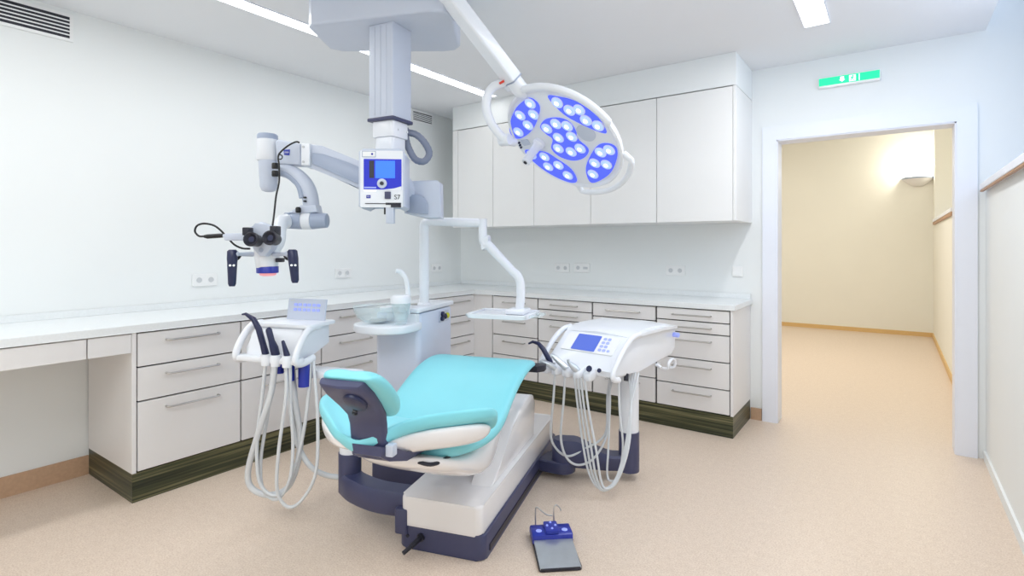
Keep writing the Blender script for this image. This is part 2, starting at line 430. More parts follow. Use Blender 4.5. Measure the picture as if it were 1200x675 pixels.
plate('wall_socket', 'double white socket on the back wall above the console', 'socket', (-1.425, YB - .001, 1.081), 'back', 2, 'ss', GS)
t = plate('light_switch', 'white light switch plate on the back wall near the doorway', 'switch', (-.955, YB - .001, 1.085), 'back', 1, 'r', None)
def grille(label, y0, y1, z0, z1, n):
    t = thing('vent_grille', label, 'vent', (XL + .001, y0, z0), 0, 'ventilation grilles high on the left wall')
    W_, h = y1 - y0, z1 - z0; f = .016
    b = bm_new(); box(b, (0, f, f), (.004, W_ - f, h - f)); obj('dark_backing', b, 'darker', t)
    b = bm_new()
    box(b, (0, 0, 0), (.008, W_, f)); box(b, (0, 0, h - f), (.008, W_, h)); box(b, (0, 0, f), (.008, f, h - f)); box(b, (0, W_ - f, f), (.008, W_, h - f))
    obj('frame', b, 'switch', t)
    for k in range(n):
        z = f + (k + 1) * (h - 2 * f) / (n + 1)
        b = bm_new(); box(b, (.0041, f, z - .0036), (.0055, W_ - f, z + .0036)); obj('slat', b, 'switch', t)
grille('long white ventilation grille with dark slots at the upper left', .30, 1.015, 2.398, 2.548, 5)
grille('small ventilation grille high on the left wall behind the microscope column', 3.565, 3.85, 2.45, 2.582 - .02, 5)

# ------------------------------------------------------------------ lights on the ceiling, exit sign, uplight
def strip(label, x, y0, y1, wd):
    t = thing('ceiling_light', label, 'ceiling light', (x, y0, ZC - .001), 0, 'recessed ceiling light strips')
    L = y1 - y0
    b = bm_new(); box(b, (-wd / 2 - .006, -.006, -.006), (-wd / 2, L + .006, 0)); box(b, (wd / 2, -.006, -.006), (wd / 2 + .006, L + .006, 0))
    box(b, (-wd / 2, -.006, -.006), (wd / 2, 0, 0)); box(b, (-wd / 2, L, -.006), (wd / 2, L + .006, 0)); obj('frame', b, 'trim', t)
    b = bm_new(); box(b, (-wd / 2, 0, -.004), (wd / 2, L, 0)); obj('diffuser', b, 'strip', t)
strip('long lit ceiling strip passing behind the microscope column', -2.835, -1.0, 3.69, .10)
strip('lit ceiling strip in front of the doorway', -.365, 1.9, 3.585, .125)

t = thing('exit_sign', 'green and white emergency exit sign above the doorway', 'exit sign', (-.249, YB, 2.372))
b = bm_new(); box(b, (-.175, -.03, -.012), (.178, -.001, .055), .003, 1); obj('housing', b, 'switch', t)
b = bm_new(); box(b, (-.171, -.033, .002), (.174, -.0302, .053)); obj('green_panel', b, 'exit', t)
Yf = -.0335
b = bm_new()
prism(b, [(-.035, .012), (-.018, .008 + .018), (-.024, .026), (-.024, .046), (-.046, .046), (-.046, .026), (-.052, .026)], .0334, .0344, XZ)
obj('white_arrow', b, 'exitw', t)
b = bm_new(); box(b, (.005, -.0344, .006), (.043, -.0334, .047)); obj('white_doorway', b, 'exitw', t)
b = bm_new()
lathe(b, [(.0045, 0), (.0045, .001)], 12, XZ @ Matrix.Translation((.026, .041, .0345)))
for poly in ([(.018, .036), (.030, .036), (.026, .022), (.018, .022)], [(.018, .024), (.024, .022), (.014, .009), (.010, .011)], [(.021, .024), (.027, .022), (.035, .014), (.037, .008), (.032, .008), (.030, .013)], [(.028, .035), (.038, .028), (.036, .025), (.027, .031)], [(.019, .036), (.010, .030), (.012, .027), (.020, .031)]):
    prism(b, poly, .0345, .0354, XZ)
obj('running_figure', b, 'exit', t)
b = bm_new(); box(b, (.060, -.0344, .005), (.064, -.0334, .049)); obj('white_divider', b, 'exitw', t)

t = thing('wall_uplight', 'pale bowl-shaped wall uplight at the far end of the corridor', 'wall light', (XR - .17, YC - .001, 2.12))
b = bm_new()
rings = []
for r, z in ((.06, 0), (.12, .04), (.17, .085), (.185, .12), (.18, .122), (.16, .09)):
    rings.append([(r * math.cos(PI + PI * k / 24), -.001 + r * math.sin(PI + PI * k / 24), z) for k in range(25)])
loft(b, rings, True); obj('bowl', b, 'lam', t, 40)
b = bm_new(); rings = []
for r, z in ((.187, .10), (.189, .124)):
    rings.append([(r * math.cos(PI + PI * k / 24), -.001 + r * math.sin(PI + PI * k / 24), z) for k in range(25)])
loft(b, rings, True); obj('rim', b, 'grey', t, 40)

# ------------------------------------------------------------------ dental chair (local x = across, y = towards the foot end)
CHR = math.radians(17.5)
CO = Vector((-1.531, 1.642, 0))
chair = thing('dental_chair', 'turquoise padded dental treatment chair with white base in the room centre', 'dental chair', CO, CHR)
b = bm_new(); prism(b, rpoly(-.195, 0, .195, 1.27, .035, 5), 0.001, .105, bev=.008)
obj('base_plinth', b, 'dark', chair, 35)
b = bm_new(); box(b, (.1945, .06, .02), (.1985, 1.22, .045)); obj('rubber_strip', b, 'darker', chair)
b = bm_new(); prism(b, rpoly(-.185, -.004, .183, 1.25, .03, 5), .10, .222, bev=.014, seg=3)
obj('base_cover', b, 'shell', chair, 40)
b = bm_new(); prism(b, rpoly(-.21, -.012, -.15, .10, .012, 3), .06, .165, bev=.005)
obj('corner_bracket', b, 'dark', chair, 40)
b = bm_new(); cyl(b, (-.09, .0, .058), (-.105, -.055, .045), .011, 12); cyl(b, (-.104, -.05, .046), (-.125, -.085, .030), .009, 12)
cyl(b, (-.087, .002, .06), (-.089, -.008, .058), .017, 14)
obj('lock_lever', b, 'darker', chair, 40)
b = bm_new(); lathe(b, [(.007, -.004), (.007, .004)], 12, XZ @ Matrix.Translation((-.15, .055, 0))); obj('bolt', b, 'darker', chair, 40)
# lifting column (dark) on the base's left and the white curved lift cover on the right
b = bm_new(); prism(b, [(.36, .22), (.80, .22), (.80, .42), (.62, .50), (.36, .50)], -.15, .05, YZ, .01)
obj('lift_column', b, 'dark', chair, 40)
b = bm_new(); prism(b, [(.18, .222), (.86, .222), (.885, .40), (.85, .452), (.76, .475), (.62, .455), (.48, .40), (.33, .31)], .055, .165, YZ, .014, 3)
obj('lift_cover', b, 'shell', chair, 40)

def section(cx, hw, z, th, dish, edge=.03, y=0, n=9, drop=0):
    """closed cushion section across the chair at station y"""
    top = []
    for k in range(n):
        s = -1 + 2 * k / (n - 1)
        top.append((cx + s * (hw - edge * .35), y, z + dish * abs(s) ** 2.4 - drop * max(0, abs(s) - .8) ** 2))
    r = [(cx + hw, y, z + dish - edge * .55), (cx + hw * .995, y, z + dish - th * .8)]
    bot = []
    for k in range(5):
        s = 1 - 2 * k / 4
        bot.append((cx + s * (hw - edge * .8), y, z - th + dish * abs(s) ** 2.4))
    l = [(cx - hw * .995, y, z + dish - th * .8), (cx - hw, y, z + dish - edge * .55)]
    return top + r + bot + l
def cushion(name, stations, material, parent, n=9, sub=2):
    b = bm_new(); loft(b, [section(*s[1:], y=s[0]) for s in stations])
    o = obj(name, b, material, parent, 180)
    md = o.modifiers.new('smooth', 'SUBSURF'); md.levels = sub; md.render_levels = sub
    return o
# (y, cx, hw, z, th, dish, edge)
seat = [(-.335, .0, .16, .580, .03, .006, .03), (-.32, .0, .20, .580, .055, .008, .04), (-.20, -.01, .245, .562, .06, .014, .04), (-.08, -.015, .272, .553, .062, .014, .04),
        (.05, -.022, .282, .562, .062, .012, .04), (.14, -.026, .28, .595, .06, .012, .04), (.24, -.026, .278, .645, .058, .010, .04), (.34, -.024, .278, .684, .056, .010, .04),
        (.44, -.022, .278, .706, .052, .008, .04), (.53, -.022, .276, .710, .046, .006, .04), (.60, -.022, .270, .700, .038, .002, .034), (.615, -.022, .252, .690, .022, 0, .02)]
cushion('seat_cushion', seat, 'turq', chair)
BK = [(-.60, -.07, .075, .680, .690), (-.57, -.105, .090, .678, .705), (-.52, -.165, .110, .676, .715), (-.46, -.235, .150, .674, .722), (-.40, -.285, .215, .670, .724),
      (-.345, -.310, .285, .664, .724), (-.29, -.318, .330, .654, .720), (-.235, -.305, .335, .636, .700), (-.19, -.280, .312, .606, .655), (-.165, -.25, .27, .58, .605)]
back = []
for k, (y, xl, xr, z, ze) in enumerate(BK):
    th = .03 if k in (0, 9) else .058
    back.append((y, (xl + xr) / 2, (xr - xl) / 2 + .006, z, th, ze - z + .012, .03 if k else .02))
cushion('backrest_cushion', back, 'turq', chair)
b = bm_new()
rings = []
for k, (y, xl, xr, z, ze) in enumerate(BK[1:9]):
    cx, hw = (xl + xr) / 2, (xr - xl) / 2 - .012
    zt = ze - .034; zb = min(zt - .02, .604 - .006 * k) if k < 7 else zt - .02
    if k == 0: zb = .640
    if k == 1: zb = .618
    r = []
    for q in range(13):
        a = PI * q / 12; c_, s2 = math.cos(a), math.sin(a)
        r.append((cx + hw * math.copysign(abs(c_) ** .5, c_), y - .012, zt - (zt - zb) * s2 ** .6))
    for q in range(1, 6):
        x = -1 + q / 3
        r.append((cx + x * hw * .9, y - .012, min(zt - .008, z + (ze - z) * abs(x) ** 2.4 - .040)))
    rings.append(r)
loft(b, rings)
o = obj('backrest_shell', b, 'shell', chair, 180); md = o.modifiers.new('smooth', 'SUBSURF'); md.levels = 2; md.render_levels = 2
# dark spine under the backrest
b = bm_new()
loft(b, [[(cx + hw * x, y, z + h * q) for x, q in ((-1, 1), (-.9, 0), (.9, 0), (1, 1))] for y, cx, hw, z, h in
         ((-.60, .04, .052, .640, .03), (-.56, .04, .062, .612, .045), (-.48, .03, .09, .585, .03), (-.35, .01, .10, .565, .03), (-.22, .01, .10, .545, .03))])
obj('backrest_spine', b, 'dark', chair, 30)
b = bm_new()
tube(b, spline([(.10, -.40, .553), (.155, -.40, .548), (.175, -.34, .543), (.175, -.27, .54), (.15, -.22, .538), (.10, -.20, .535)], 5), .007, 8)
obj('side_grip', b, 'darker', chair, 40)
# white under-frame that carries the seat
b = bm_new()
def under(y, cx, hw, zt, zb): return [(cx - hw, y, zt), (cx - hw, y, zb + .03), (cx - hw * .8, y, zb), (cx + hw * .8, y, zb), (cx + hw, y, zb + .03), (cx + hw, y, zt), (cx + hw * .5, y, zt), (cx - hw * .5, y, zt)]
loft(b, [under(*s) for s in ((-.42, .02, .11, .575, .535), (-.36, .02, .18, .56, .50), (-.24, .01, .210, .52, .440), (-.10, .0, .215, .495, .375), (.04, .0, .215, .495, .335), (.14, -.005, .205, .528, .34), (.24, -.01, .195, .576, .375), (.36, -.02, .185, .616, .43), (.47, -.03, .19, .660, .495), (.55, -.03, .18, .668, .53), (.585, -.03, .15, .668, .58))])
o = obj('seat_underframe', b, 'shell', chair, 180); md = o.modifiers.new('smooth', 'SUBSURF'); md.levels = 2; md.render_levels = 2
b = bm_new(); prism(b, [(.20, .56), (.262, .56), (.292, .595), (.290, .64), (.22, .64)], .646, .678, bev=.004); obj('foot_end_bracket', b, 'darker', chair, 40)
# headrest: plate climbs from the neck and leans back over the head end
hd = Vector((0, -.72, .69)).normalized(); hn = Vector((0, .69, .72))
b = bm_new()
path = [(Vector((.03, -.565, .625)), .062, .020), (Vector((.03, -.572, .68)), .062, .02), (Vector((.031, -.578, .73)), .063, .02), (Vector((.033, -.592, .768)), .066, .02), (Vector((.035, -.63, .808)), .074, .02), (Vector((.035, -.68, .853)), .080, .02), (Vector((.035, -.722, .893)), .074, .018)]
rings = []
for i, (p, hw, th) in enumerate(path):
    tdir = (path[min(i + 1, 6)][0] - path[max(i - 1, 0)][0]).normalized()
    nn = Vector((1, 0, 0)).cross(tdir); nn = nn if nn.y < 0 else -nn       # away from the cushion
    q = []
    for sx, sn in ((-1, -.6), (-1, .3), (-.85, .9), (0, 1.1), (.85, .9), (1, .3), (1, -.6), (0, -.6)):
        q.append(p + Vector((1, 0, 0)) * (hw * sx) + nn * (th * sn))
    rings.append(q)
loft(b, rings); o = obj('headrest_plate', b, 'dark', chair, 50)
o.modifiers.new('bev', 'BEVEL').width = .005
plate_m = frame((.045, -.668, .843), (1, 0, 0), hd, (0, -.69, -.72))
b = bm_new(); prism(b, [(.035 * math.cos(2 * PI * k / 24) + .012, .042 * math.sin(2 * PI * k / 24)) for k in range(24)], .012, .032, plate_m, .006)
obj('release_lever', b, 'navy', o, 40)
for dy in (-.075, -.052):
    b = bm_new(); lathe(b, [(.0075, .012), (.0085, .024), (.006, .028)], 14, plate_m @ Matrix.Translation((-.028 + (dy + .075) * .6 , dy, 0))); obj('knob', b, 'darker', o, 40)
b = bm_new()
rings = []
def hring(s, hw, th, base):
    c = Vector((.052, -.600, .765)) + hd * s + hn * base
    q = []
    for k in range(9):
        x = -1 + k / 4
        q.append(c + Vector((hw * x, 0, 0)) + hn * (th * (1 - abs(x) ** 3 * .45) - .012 * (1 - abs(x)) ))
    for k in range(5):
        x = 1 - k / 2
        q.append(c + Vector((hw * x * .96, 0, 0)) - hn * .004)
    return q
loft(b, [hring(s, hw, th, .018) for s, hw, th in ((-.035, .055, .016), (-.028, .078, .035), (.01, .100, .05), (.06, .108, .055), (.12, .108, .055), (.165, .098, .048), (.182, .084, .034), (.188, .065, .018))])
hc = obj('headrest_cushion', b, 'turq', chair, 180); md = hc.modifiers.new('smooth', 'SUBSURF'); md.levels = 2; md.render_levels = 2
b = bm_new(); box(b, (.094, -.585, .635), (.120, -.555, .672), .004); obj('hinge_block', b, 'lgrey', chair, 40)

# ------------------------------------------------------------------ cuspidor / water unit with bowl, tray arm (chair-aligned)
cu = thing('cuspidor_unit', 'white water unit with glass rinsing bowl and swing-out tray on a tall post', 'water unit', CO, CHR)
b = bm_new(); prism(b, rpoly(-.65, .50, -.20, .955, .02, 4), .001, .21, bev=.006); obj('foot', b, 'dark', cu, 40)
b = bm_new(); prism(b, rpoly(-.64, .525, -.37, .945, .03, 5), .21, .918, bev=.01); obj('body', b, 'cuspid', cu, 40)
b = bm_new(); prism(b, rpoly(-.60, .50, -.362, .955, .015, 4), .925, .95, bev=.006); obj('top_slab', b, 'plastic', cu, 40)
b = bm_new(); box(b, (-.55, .495, .838), (-.372, .53, .922), .003); obj('front_panel', b, 'plastic', cu)
# valve block with round caps on the right flank
b = bm_new(); box(b, (-.370, .76, .84), (-.364, .88, .905), .002); vb = obj('valve_plate', b, 'lgrey', cu)
for y, z, mname, r in ((.78, .862, 'navy', .014), (.785, .888, 'navy', .014), (.815, .872, 'navy', .016), (.848, .873, 'yellow', .016)):
    b = bm_new(); lathe(b, [(r, 0), (r, .012), (r * .7, .016)], 16, Matrix.Translation((-.364, y, z)) @ Matrix.Rotation(PI / 2, 4, 'Y')); obj('valve_cap', b, mname, vb, 40)
# bowl shelf: a rounded tongue reaching toward the chair head
b = bm_new()
prism(b, [(-.37, .55), (-.36, .50)] + [(-.53 + .165 * math.cos(a), .44 + .13 * math.sin(a)) for a in [(-.15 - .9 * k / 12) * PI / 1.05 for k in range(13)]] + [(-.69, .50), (-.66, .55)], .832, .875, bev=.010, seg=3)
obj('bowl_shelf', b, 'plastic', cu, 40)
b = bm_new()
prof = [(.03, .876), (.07, .884), (.100, .905), (.117, .940), (.122, .965), (.118, .965), (.112, .942), (.096, .910), (.066, .890), (.02, .884)]
lathe(b, prof, 40, Matrix.Translation((-.575, .44, 0))); obj('rinsing_bowl', b, 'glass', cu, 60)
b = bm_new(); lathe(b, [(.045, .886), (.045, .893), (.03, .895)], 24, Matrix.Translation((-.565, .44, 0))); obj('drain', b, 'steel', cu, 40)
b = bm_new(); lathe(b, [(.028, .876), (.034, .90), (.046, .965), (.050, .99), (.047, .992), (.040, .96), (.028, .90)], 28, Matrix.Translation((-.425, .425, 0))); obj('rinse_cup', b, 'glass', cu, 60)
b = bm_new(); lathe(b, [(.051, .985), (.052, 1.01), (.046, 1.022), (.03, 1.026)], 28, Matrix.Translation((-.425, .425, 0))); obj('cup_filler', b, 'plastic', cu, 60)
b = bm_new(); tube(b, spline([(-.41, .47, .925), (-.402, .46, 1.0), (-.40, .45, 1.06), (-.405, .44, 1.11), (-.425, .425, 1.145), (-.445, .41, 1.150)], 6), .014, 14, flat=.7); obj('bowl_spout', b, 'plastic', cu, 60)
b = bm_new(); lathe(b, [(.03, .951), (.03, .956), (.022, .957)], 20, Matrix.Translation((-.47, .66, 0))); obj('slab_drain', b, 'steel', cu, 40)
# post and arm
py, pxx = .66, -.412
b = bm_new(); cyl(b, (pxx, py, .951), (pxx, py, 1.385), .0265, 24); lathe(b, [(.038, .951), (.038, .957), (.03, .966)], 24, Matrix.Translation((pxx, py, 0))); obj('post', b, 'plastic', cu, 50)
b = bm_new(); tube(b, spline([(pxx, py, 1.37), (pxx + .004, py, 1.398), (pxx + .03, py, 1.412), (pxx + .08, py + .003, 1.412), (-.10, py + .02, 1.402), (-.075, py + .02, 1.402)], 6), [.0265] * 10 + [.024] * 21, 18); obj('upper_arm', b, 'plastic', cu, 60)
b = bm_new(); tube(b, spline([(-.072, py + .02, 1.424), (-.072, py + .02, 1.37), (-.07, py + .02, 1.31), (-.055, py + .02, 1.282), (-.03, py + .022, 1.272)], 6), .022, 18); obj('elbow', b, 'plastic', cu, 60)
b = bm_new(); tube(b, [(-.05, py + .02, 1.292), (.10, py + .05, 1.13)], [.026, .022], 18); tube(b, spline([(.085, py + .047, 1.145), (.115, py + .055, 1.115), (.128, py + .06, 1.07), (.128, py + .06, .99), (.122, py + .06, .945)], 6), .0235, 18); obj('spring_arm', b, 'plastic', cu, 60)
b = bm_new(); lathe(b, [(.032, .0), (.034, .02), (.03, .04)], 20, frame((-.055, py + .02, 1.295), (0, 0, 1), (.68, 0, .73), (0, -1, 0)) @ Matrix.Translation((0, 0, -.02))); obj('pivot_cap', b, 'plastic', cu, 40)
b = bm_new()
TY = py + .035
prism(b, rpoly(-.125, TY - .13, .205, TY + .14, .03, 5), .903, .916, bev=.004)
for x0, y0, x1, y1 in ((-.125, TY - .13, .205, TY - .118), (-.125, TY + .128, .205, TY + .14), (-.125, TY - .13, -.113, TY + .14), (.193, TY - .13, .205, TY + .14)): box(b, (x0, y0, .912), (x1, y1, .926), .003)
obj('instrument_tray', b, 'plastic', cu, 40)
b = bm_new(); box(b, (.06, TY - .05, .917), (.17, TY + .09, .945), .012); obj('tray_mount', b, 'plastic', cu, 40)
b = bm_new(); tube(b, spline([(.20, TY - .08, .915), (.25, TY - .08, .918), (.265, TY - .02, .92), (.25, TY + .05, .918), (.20, TY + .05, .915)], 4), .007, 8); obj('tray_grip', b, 'glass', cu, 60)

# ------------------------------------------------------------------ treatment console (dentist element) on its swing arm
U0 = Vector((-1.189, 2.786, 0)); UR = math.radians(-5.6)
un = thing('treatment_console', 'white dental treatment console with blue screen and hanging instrument hoses', 'dental console', U0, UR)
b = bm_new(); tube(b, [(0, 0, .25), (0, 0, .66)], .053, 28); obj('column', b, 'plastic', un, 50)
b = bm_new(); tube(b, [(0, 0, .045), (0, 0, .262)], .056, 28); obj('column_foot', b, 'dark', un, 50)
def ul(p):   # world -> console local
    q = Vector(p) - U0; c, s = math.cos(-UR), math.sin(-UR)
    return Vector((c * q.x - s * q.y, s * q.x + c * q.y, q.z))
e = ul((-1.50, 2.60, 0))
b = bm_new()
dirv = Vector((e.x, e.y, 0)); Lr = dirv.length; dv = dirv.normalized(); nv = Vector((-dv.y, dv.x, 0))
path = spline([(0, 0, 0), e * .3 + Vector((0, 0, .0)), e * .65, e], 6)
rings = []
for i, p in enumerate(path):
    s = i / (len(path) - 1); zt = .135 + .075 * max(0, min(1, (s - .3) / .5)) ** 1.2; zb = .055 + .03 * max(0, (s - .4))
    hw = .05 + .012 * s
    rings.append([p + nv * hw * a + Vector((0, 0, zb + (zt - zb) * q)) for a, q in ((-1, .12), (-.85, 0), (.85, 0), (1, .12), (1, .85), (.8, 1), (-.8, 1), (-1, .85))])
loft(b, rings); lathe(b, [(.05, .083), (.062, .09), (.062, .195), (.05, .211)], 28, Matrix.Translation(e)); obj('swing_arm', b, 'dark', un, 40)
s0 = ul((-1.612, 2.585, 0))
b = bm_new()
d2 = (Vector((e.x, e.y, 0)) - Vector((s0.x, s0.y, 0))); d2n = d2.normalized(); n2 = Vector((-d2n.y, d2n.x, 0))
loft(b, [[s0 + d2 * s + n2 * .07 * a + Vector((0, 0, .03 + .065 * q)) for a, q in ((-1, .1), (-.9, 0), (.9, 0), (1, .1), (1, .9), (.9, 1), (-.9, 1), (-1, .9))] for s in (-.05, .5, 1.0)])
lathe(b, [(.06, .03), (.07, .036), (.07, .09), (.06, .096)], 24, Matrix.Translation(Vector((e.x, e.y, 0))))
obj('floor_arm', b, 'dark', un, 40)
# console body: side profile (y, z) swept across x
prof = [(-.285, .640), (-.262, .652), (-.225, .700), (-.115, .788), (-.06, .808), (.10, .822), (.30, .822), (.43, .800), (.455, .78), (.45, .66), (.40, .625), (.0, .60), (-.2, .598), (-.28, .612)]
b = bm_new(); prism(b, prof, -.352, .068, YZ, .014, 3); obj('console_body', b, 'plastic', un, 40)
# top plate overhanging the sides
b = bm_new()
loft(b, [[(x * hx - .142, y, z + dz * (1 - abs(x) ** 2)) for x, dz in ((-1, 0), (-.7, .010), (0, .014), (.7, .010), (1, 0))] + [(x * hx - .142, y, z - .016) for x in (1, .3, -.3, -1)] for y, hx, z in ((-.105, .20, .792), (-.06, .226, .806), (.06, .240, .814), (.25, .244, .814), (.42, .236, .800), (.465, .20, .786))])
obj('top_plate', b, 'plastic', un, 50)
# curved side rails that sweep from lip to top
for sx in (-1, 1):
    x = -.142 + sx * .225
    b = bm_new(); tube(b, spline([(x, -.255, .600), (x, -.305, .612), (x, -.312, .640), (x, -.265, .692), (x, -.19, .755), (x, -.11, .795), (x, -.03, .805)], 6), .016, 12, flat=.8); obj('side_rail', b, 'plastic', un, 60)
# panel plane for the screen
pm = frame((-.142, -.17, .7445 + .0015), (1, 0, 0), (0, .11, .088), (0, -.088, .11))
b = bm_new(); prism(b, rpoly(-.165, -.062, .165, .062, .01, 3), -.002, .003, pm, .001, 1); obj('control_panel', b, 'switch', un, 40)
b = bm_new(); prism(b, rpoly(-.098, -.054, .05, .058, .004, 2), .003, .006, pm); obj('screen', b, 'screen_lcd', un)
for r_ in range(4):
    for c_ in range(2):
        b = bm_new(); prism(b, rpoly(.068 + .026 * c_, .034 - .026 * r_, .087 + .026 * c_, .050 - .026 * r_, .004, 2), .003, .0055, pm); obj('key_button', b, 'key', un)
b = bm_new(); prism(b, rpoly(.122, -.044, .138, -.030, .004, 2), .003, .0055, pm); obj('key_button', b, 'key', un)
# instrument cradles along the front lip
IX = [-.335, -.265, -.195, -.125, -.06]
for x in IX:
    b = bm_new(); loft(b, [[(x + hw * a, y, z0 + h * q) for a, q in ((-1, .15), (-.7, 0), (.7, 0), (1, .15), (1, .8), (.7, 1), (-.7, 1), (-1, .8))] for y, hw, z0, h in ((-.335, .014, .590, .030), (-.325, .024, .584, .045), (-.285, .026, .586, .056), (-.25, .026, .60, .06))])
    obj('instrument_cradle', b, 'plastic', un, 50)
def inst(pts, rr, m, name='handpiece'):
    b = bm_new(); tube(b, spline(pts, 4), rr, 12) if not isinstance(rr, list) else tube(b, pts, rr, 12)
    return obj(name, b, m, un, 60)
inst([(-.435, -.34, .735), (-.41, -.335, .748), (-.375, -.33, .742), (-.345, -.325, .715), (-.305, -.318, .655), (-.298, -.315, .640)], [.005, .008, .011, .0135, .0145, .012], 'navy', 'suction_tube')
inst([(-.345, -.36, .645), (-.325, -.36, .655), (-.285, -.345, .640), (-.262, -.325, .618)], [.008, .013, .016, .014], 'satin')
inst([(-.27, -.345, .690), (-.262, -.342, .69), (-.235, -.335, .665), (-.195, -.318, .63)], [.014, .012, .015, .019], 'satin')
inst([(-.165, -.345, .685), (-.163, -.342, .67), (-.14, -.33, .645), (-.125, -.31, .62)], [.008, .009, .019, .019], 'satin')
for x, r_ in ((-.052, .016), (-.012 + .02, .011)):
    b = bm_new(); lathe(b, [(r_, 0), (r_, .006)], 18, frame((x, -.318, .648), (1, 0, 0), (0, .5, .86), (0, -.86, .5))); obj('empty_socket', b, 'navy', un, 40)
# hoses: from each cradle down and back under the console
def hose(pts, r, m, parent, name='hose'):
    b = bm_new(); tube(b, spline(pts, 8), r, 8); return obj(name, b, m, parent, 60)
for x, zb, xe in ((-.262, .135, -.07), (-.195, .105, -.06)):
    hose([(x, -.33, .585), (x - .01, -.33, .45), (x - .035, -.32, .26), (x - .02, -.29, zb + .04), (x + .03, -.25, zb), (x + .09, -.19, zb + .035), (xe - .02, -.10, .25), (xe - .03, -.06, .45), (xe - .02, -.02, .60)], .0065, 'hose', un)
for k, (x, zb) in enumerate(((-.135, .05), (-.115, .045), (-.095, .05), (-.07, .06))):
    hose([(x, -.33, .595), (x + .02, -.33, .45), (x + .05 + .004 * k, -.325, .25), (x + .085, -.32, .11), (.01 + .01 * k, -.31, zb), (.075 + .004 * k, -.28, .10), (.10 + .006 * k, -.22, .26), (.095, -.15, .45), (.085 - .02 * k, -.05, .60)], .006, 'hose', un)
hose([(.055, -.21, .60), (.06, -.205, .42), (.075, -.20, .25), (.05, -.2, .09), (.0, -.2, .05), (-.03, -.18, .08), (-.035, -.16, .2), (-.06, -.1, .45), (-.1, -.05, .6)], .006, 'hose', un)
for x, y in ((.04, -.22), (.062, -.14)):
    b = bm_new(); cyl(b, (x, y, .61), (x + .004, y - .012, .575), .012, 12); obj('hose_plug', b, 'darker', un, 40)
b = bm_new(); lathe(b, [(.014, 0), (.014, .03), (.010, .034)], 16, Matrix.Translation((.069, .42, .745)) @ Matrix.Rotation(PI / 2, 4, 'Y')); obj('side_knob', b, 'key', un, 40)
b = bm_new(); tube(b, spline([(.06, .20, .60), (.10, .20, .585), (.135, .20, .59), (.14, .20, .62), (.14, .24, .635), (.14, .28, .62), (.135, .28, .585), (.11, .26, .58)], 4), .008, 8); tube(b, spline([(.07, .22, .60), (.09, .16, .61), (.12, .15, .60)], 4), .008, 8); obj('hose_hook', b, 'plastic', un, 60)

# ------------------------------------------------------------------ assistant (suction) element, chair-aligned
A0 = Vector((-2.184, 1.417, 0))
As = thing('suction_unit', 'white assistant unit with keypad, black suction nozzles and looping grey hoses', 'dental unit', A0, CHR)
# column beside the chair and the arm to the chair base (column centre in local coordinates)
def al(p):
    q = Vector(p) - A0; c, s = math.cos(-CHR), math.sin(-CHR)
    return Vector((c * q.x - s * q.y, s * q.x + c * q.y, q.z))
cpos = al((-2.078, 1.614, 0))
b = bm_new(); tube(b, [cpos + Vector((0, 0, .30)), cpos + Vector((0, 0, .66))], .048, 24); obj('column', b, 'plastic', As, 50)
b = bm_new(); tube(b, [cpos + Vector((0, 0, .135)), cpos + Vector((0, 0, .315))], .052, 24); obj('column_foot', b, 'dark', As, 50)
bl = al(CO + Matrix.Rotation(CHR, 3, 'Z') @ Vector((-.175, .07, 0)))
b = bm_new()
pth = spline([cpos, cpos.lerp(bl, .3) + Vector((-.035, -.02, 0)), cpos.lerp(bl, .65) + Vector((-.03, -.03, 0)), bl], 6)
rings = []
for i, p in enumerate(pth):
    q = pth[min(i + 1, len(pth) - 1)] - pth[max(i - 1, 0)]; q.normalize(); n_ = Vector((-q.y, q.x, 0)); s = i / (len(pth) - 1)
    rings.append([p + n_ * .052 * a_ + Vector((0, 0, .122 - .01 * s + .105 * z_)) for a_, z_ in ((-1, .12), (-.8, 0), (.8, 0), (1, .12), (1, .85), (.8, 1), (-.8, 1), (-1, .85))])
loft(b, rings); obj('swing_arm', b, 'dark', As, 40)
b = bm_new(); box(b, (-.06, .10, .655), (cpos.x + .05, cpos.y + .05, .695), .012); obj('bracket', b, 'plastic', As, 40)
# body
b = bm_new()
prof = [(.0, .762), (.018, .80), (.03, .86), (.06, .895), (.12, .905), (.24, .905), (.25, .89), (.25, .80), (.23, .79), (.10, .757), (.02, .745)]
prism(b, prof, -.30, -.02, YZ, .012, 3); obj('body', b, 'plastic', As, 40)
b = bm_new(); prism(b, rpoly(-.315, .05, .015, .265, .03, 5), .897, .913, bev=.006); obj('top_plate', b, 'plastic', As, 40)
for x in (-.335, .0):
    b = bm_new(); tube(b, spline([(x, .10, .755), (x, .02, .745), (x, -.02, .762), (x, -.012, .80), (x, .03, .86), (x, .08, .895), (x, .14, .90)], 6), .018, 12, flat=.8); obj('side_rail', b, 'plastic', As, 60)
b = bm_new(); prism(b, rpoly(-.355, -.03, .015, .03, .02, 4), .745, .772, bev=.008); obj('front_lip', b, 'plastic', As, 40)
km = frame((-.135, .215, .955), (1, 0, 0), (0, .18, 1), (0, -1, .18))
b = bm_new(); prism(b, rpoly(-.112, -.055, .112, .062, .004, 3), -.014, 0, km, .003, 1); kp = obj('keypad_panel', b, 'lgrey', As, 40)
for r_ in range(2):
    for g_ in range(3):
        for c_ in range(2):
            x = -.072 + .055 * g_ + .025 * c_
            b = bm_new(); prism(b, rpoly(x, .024 - .024 * r_, x + .018, .037 - .024 * r_, .003, 2), .0, .003, km); obj('key_button', b, 'key', kp)
b = bm_new(); prism(b, rpoly(-.098, .048, -.072, .053, .001, 1), 0, .001, km); obj('name_mark', b, 'hole', kp)
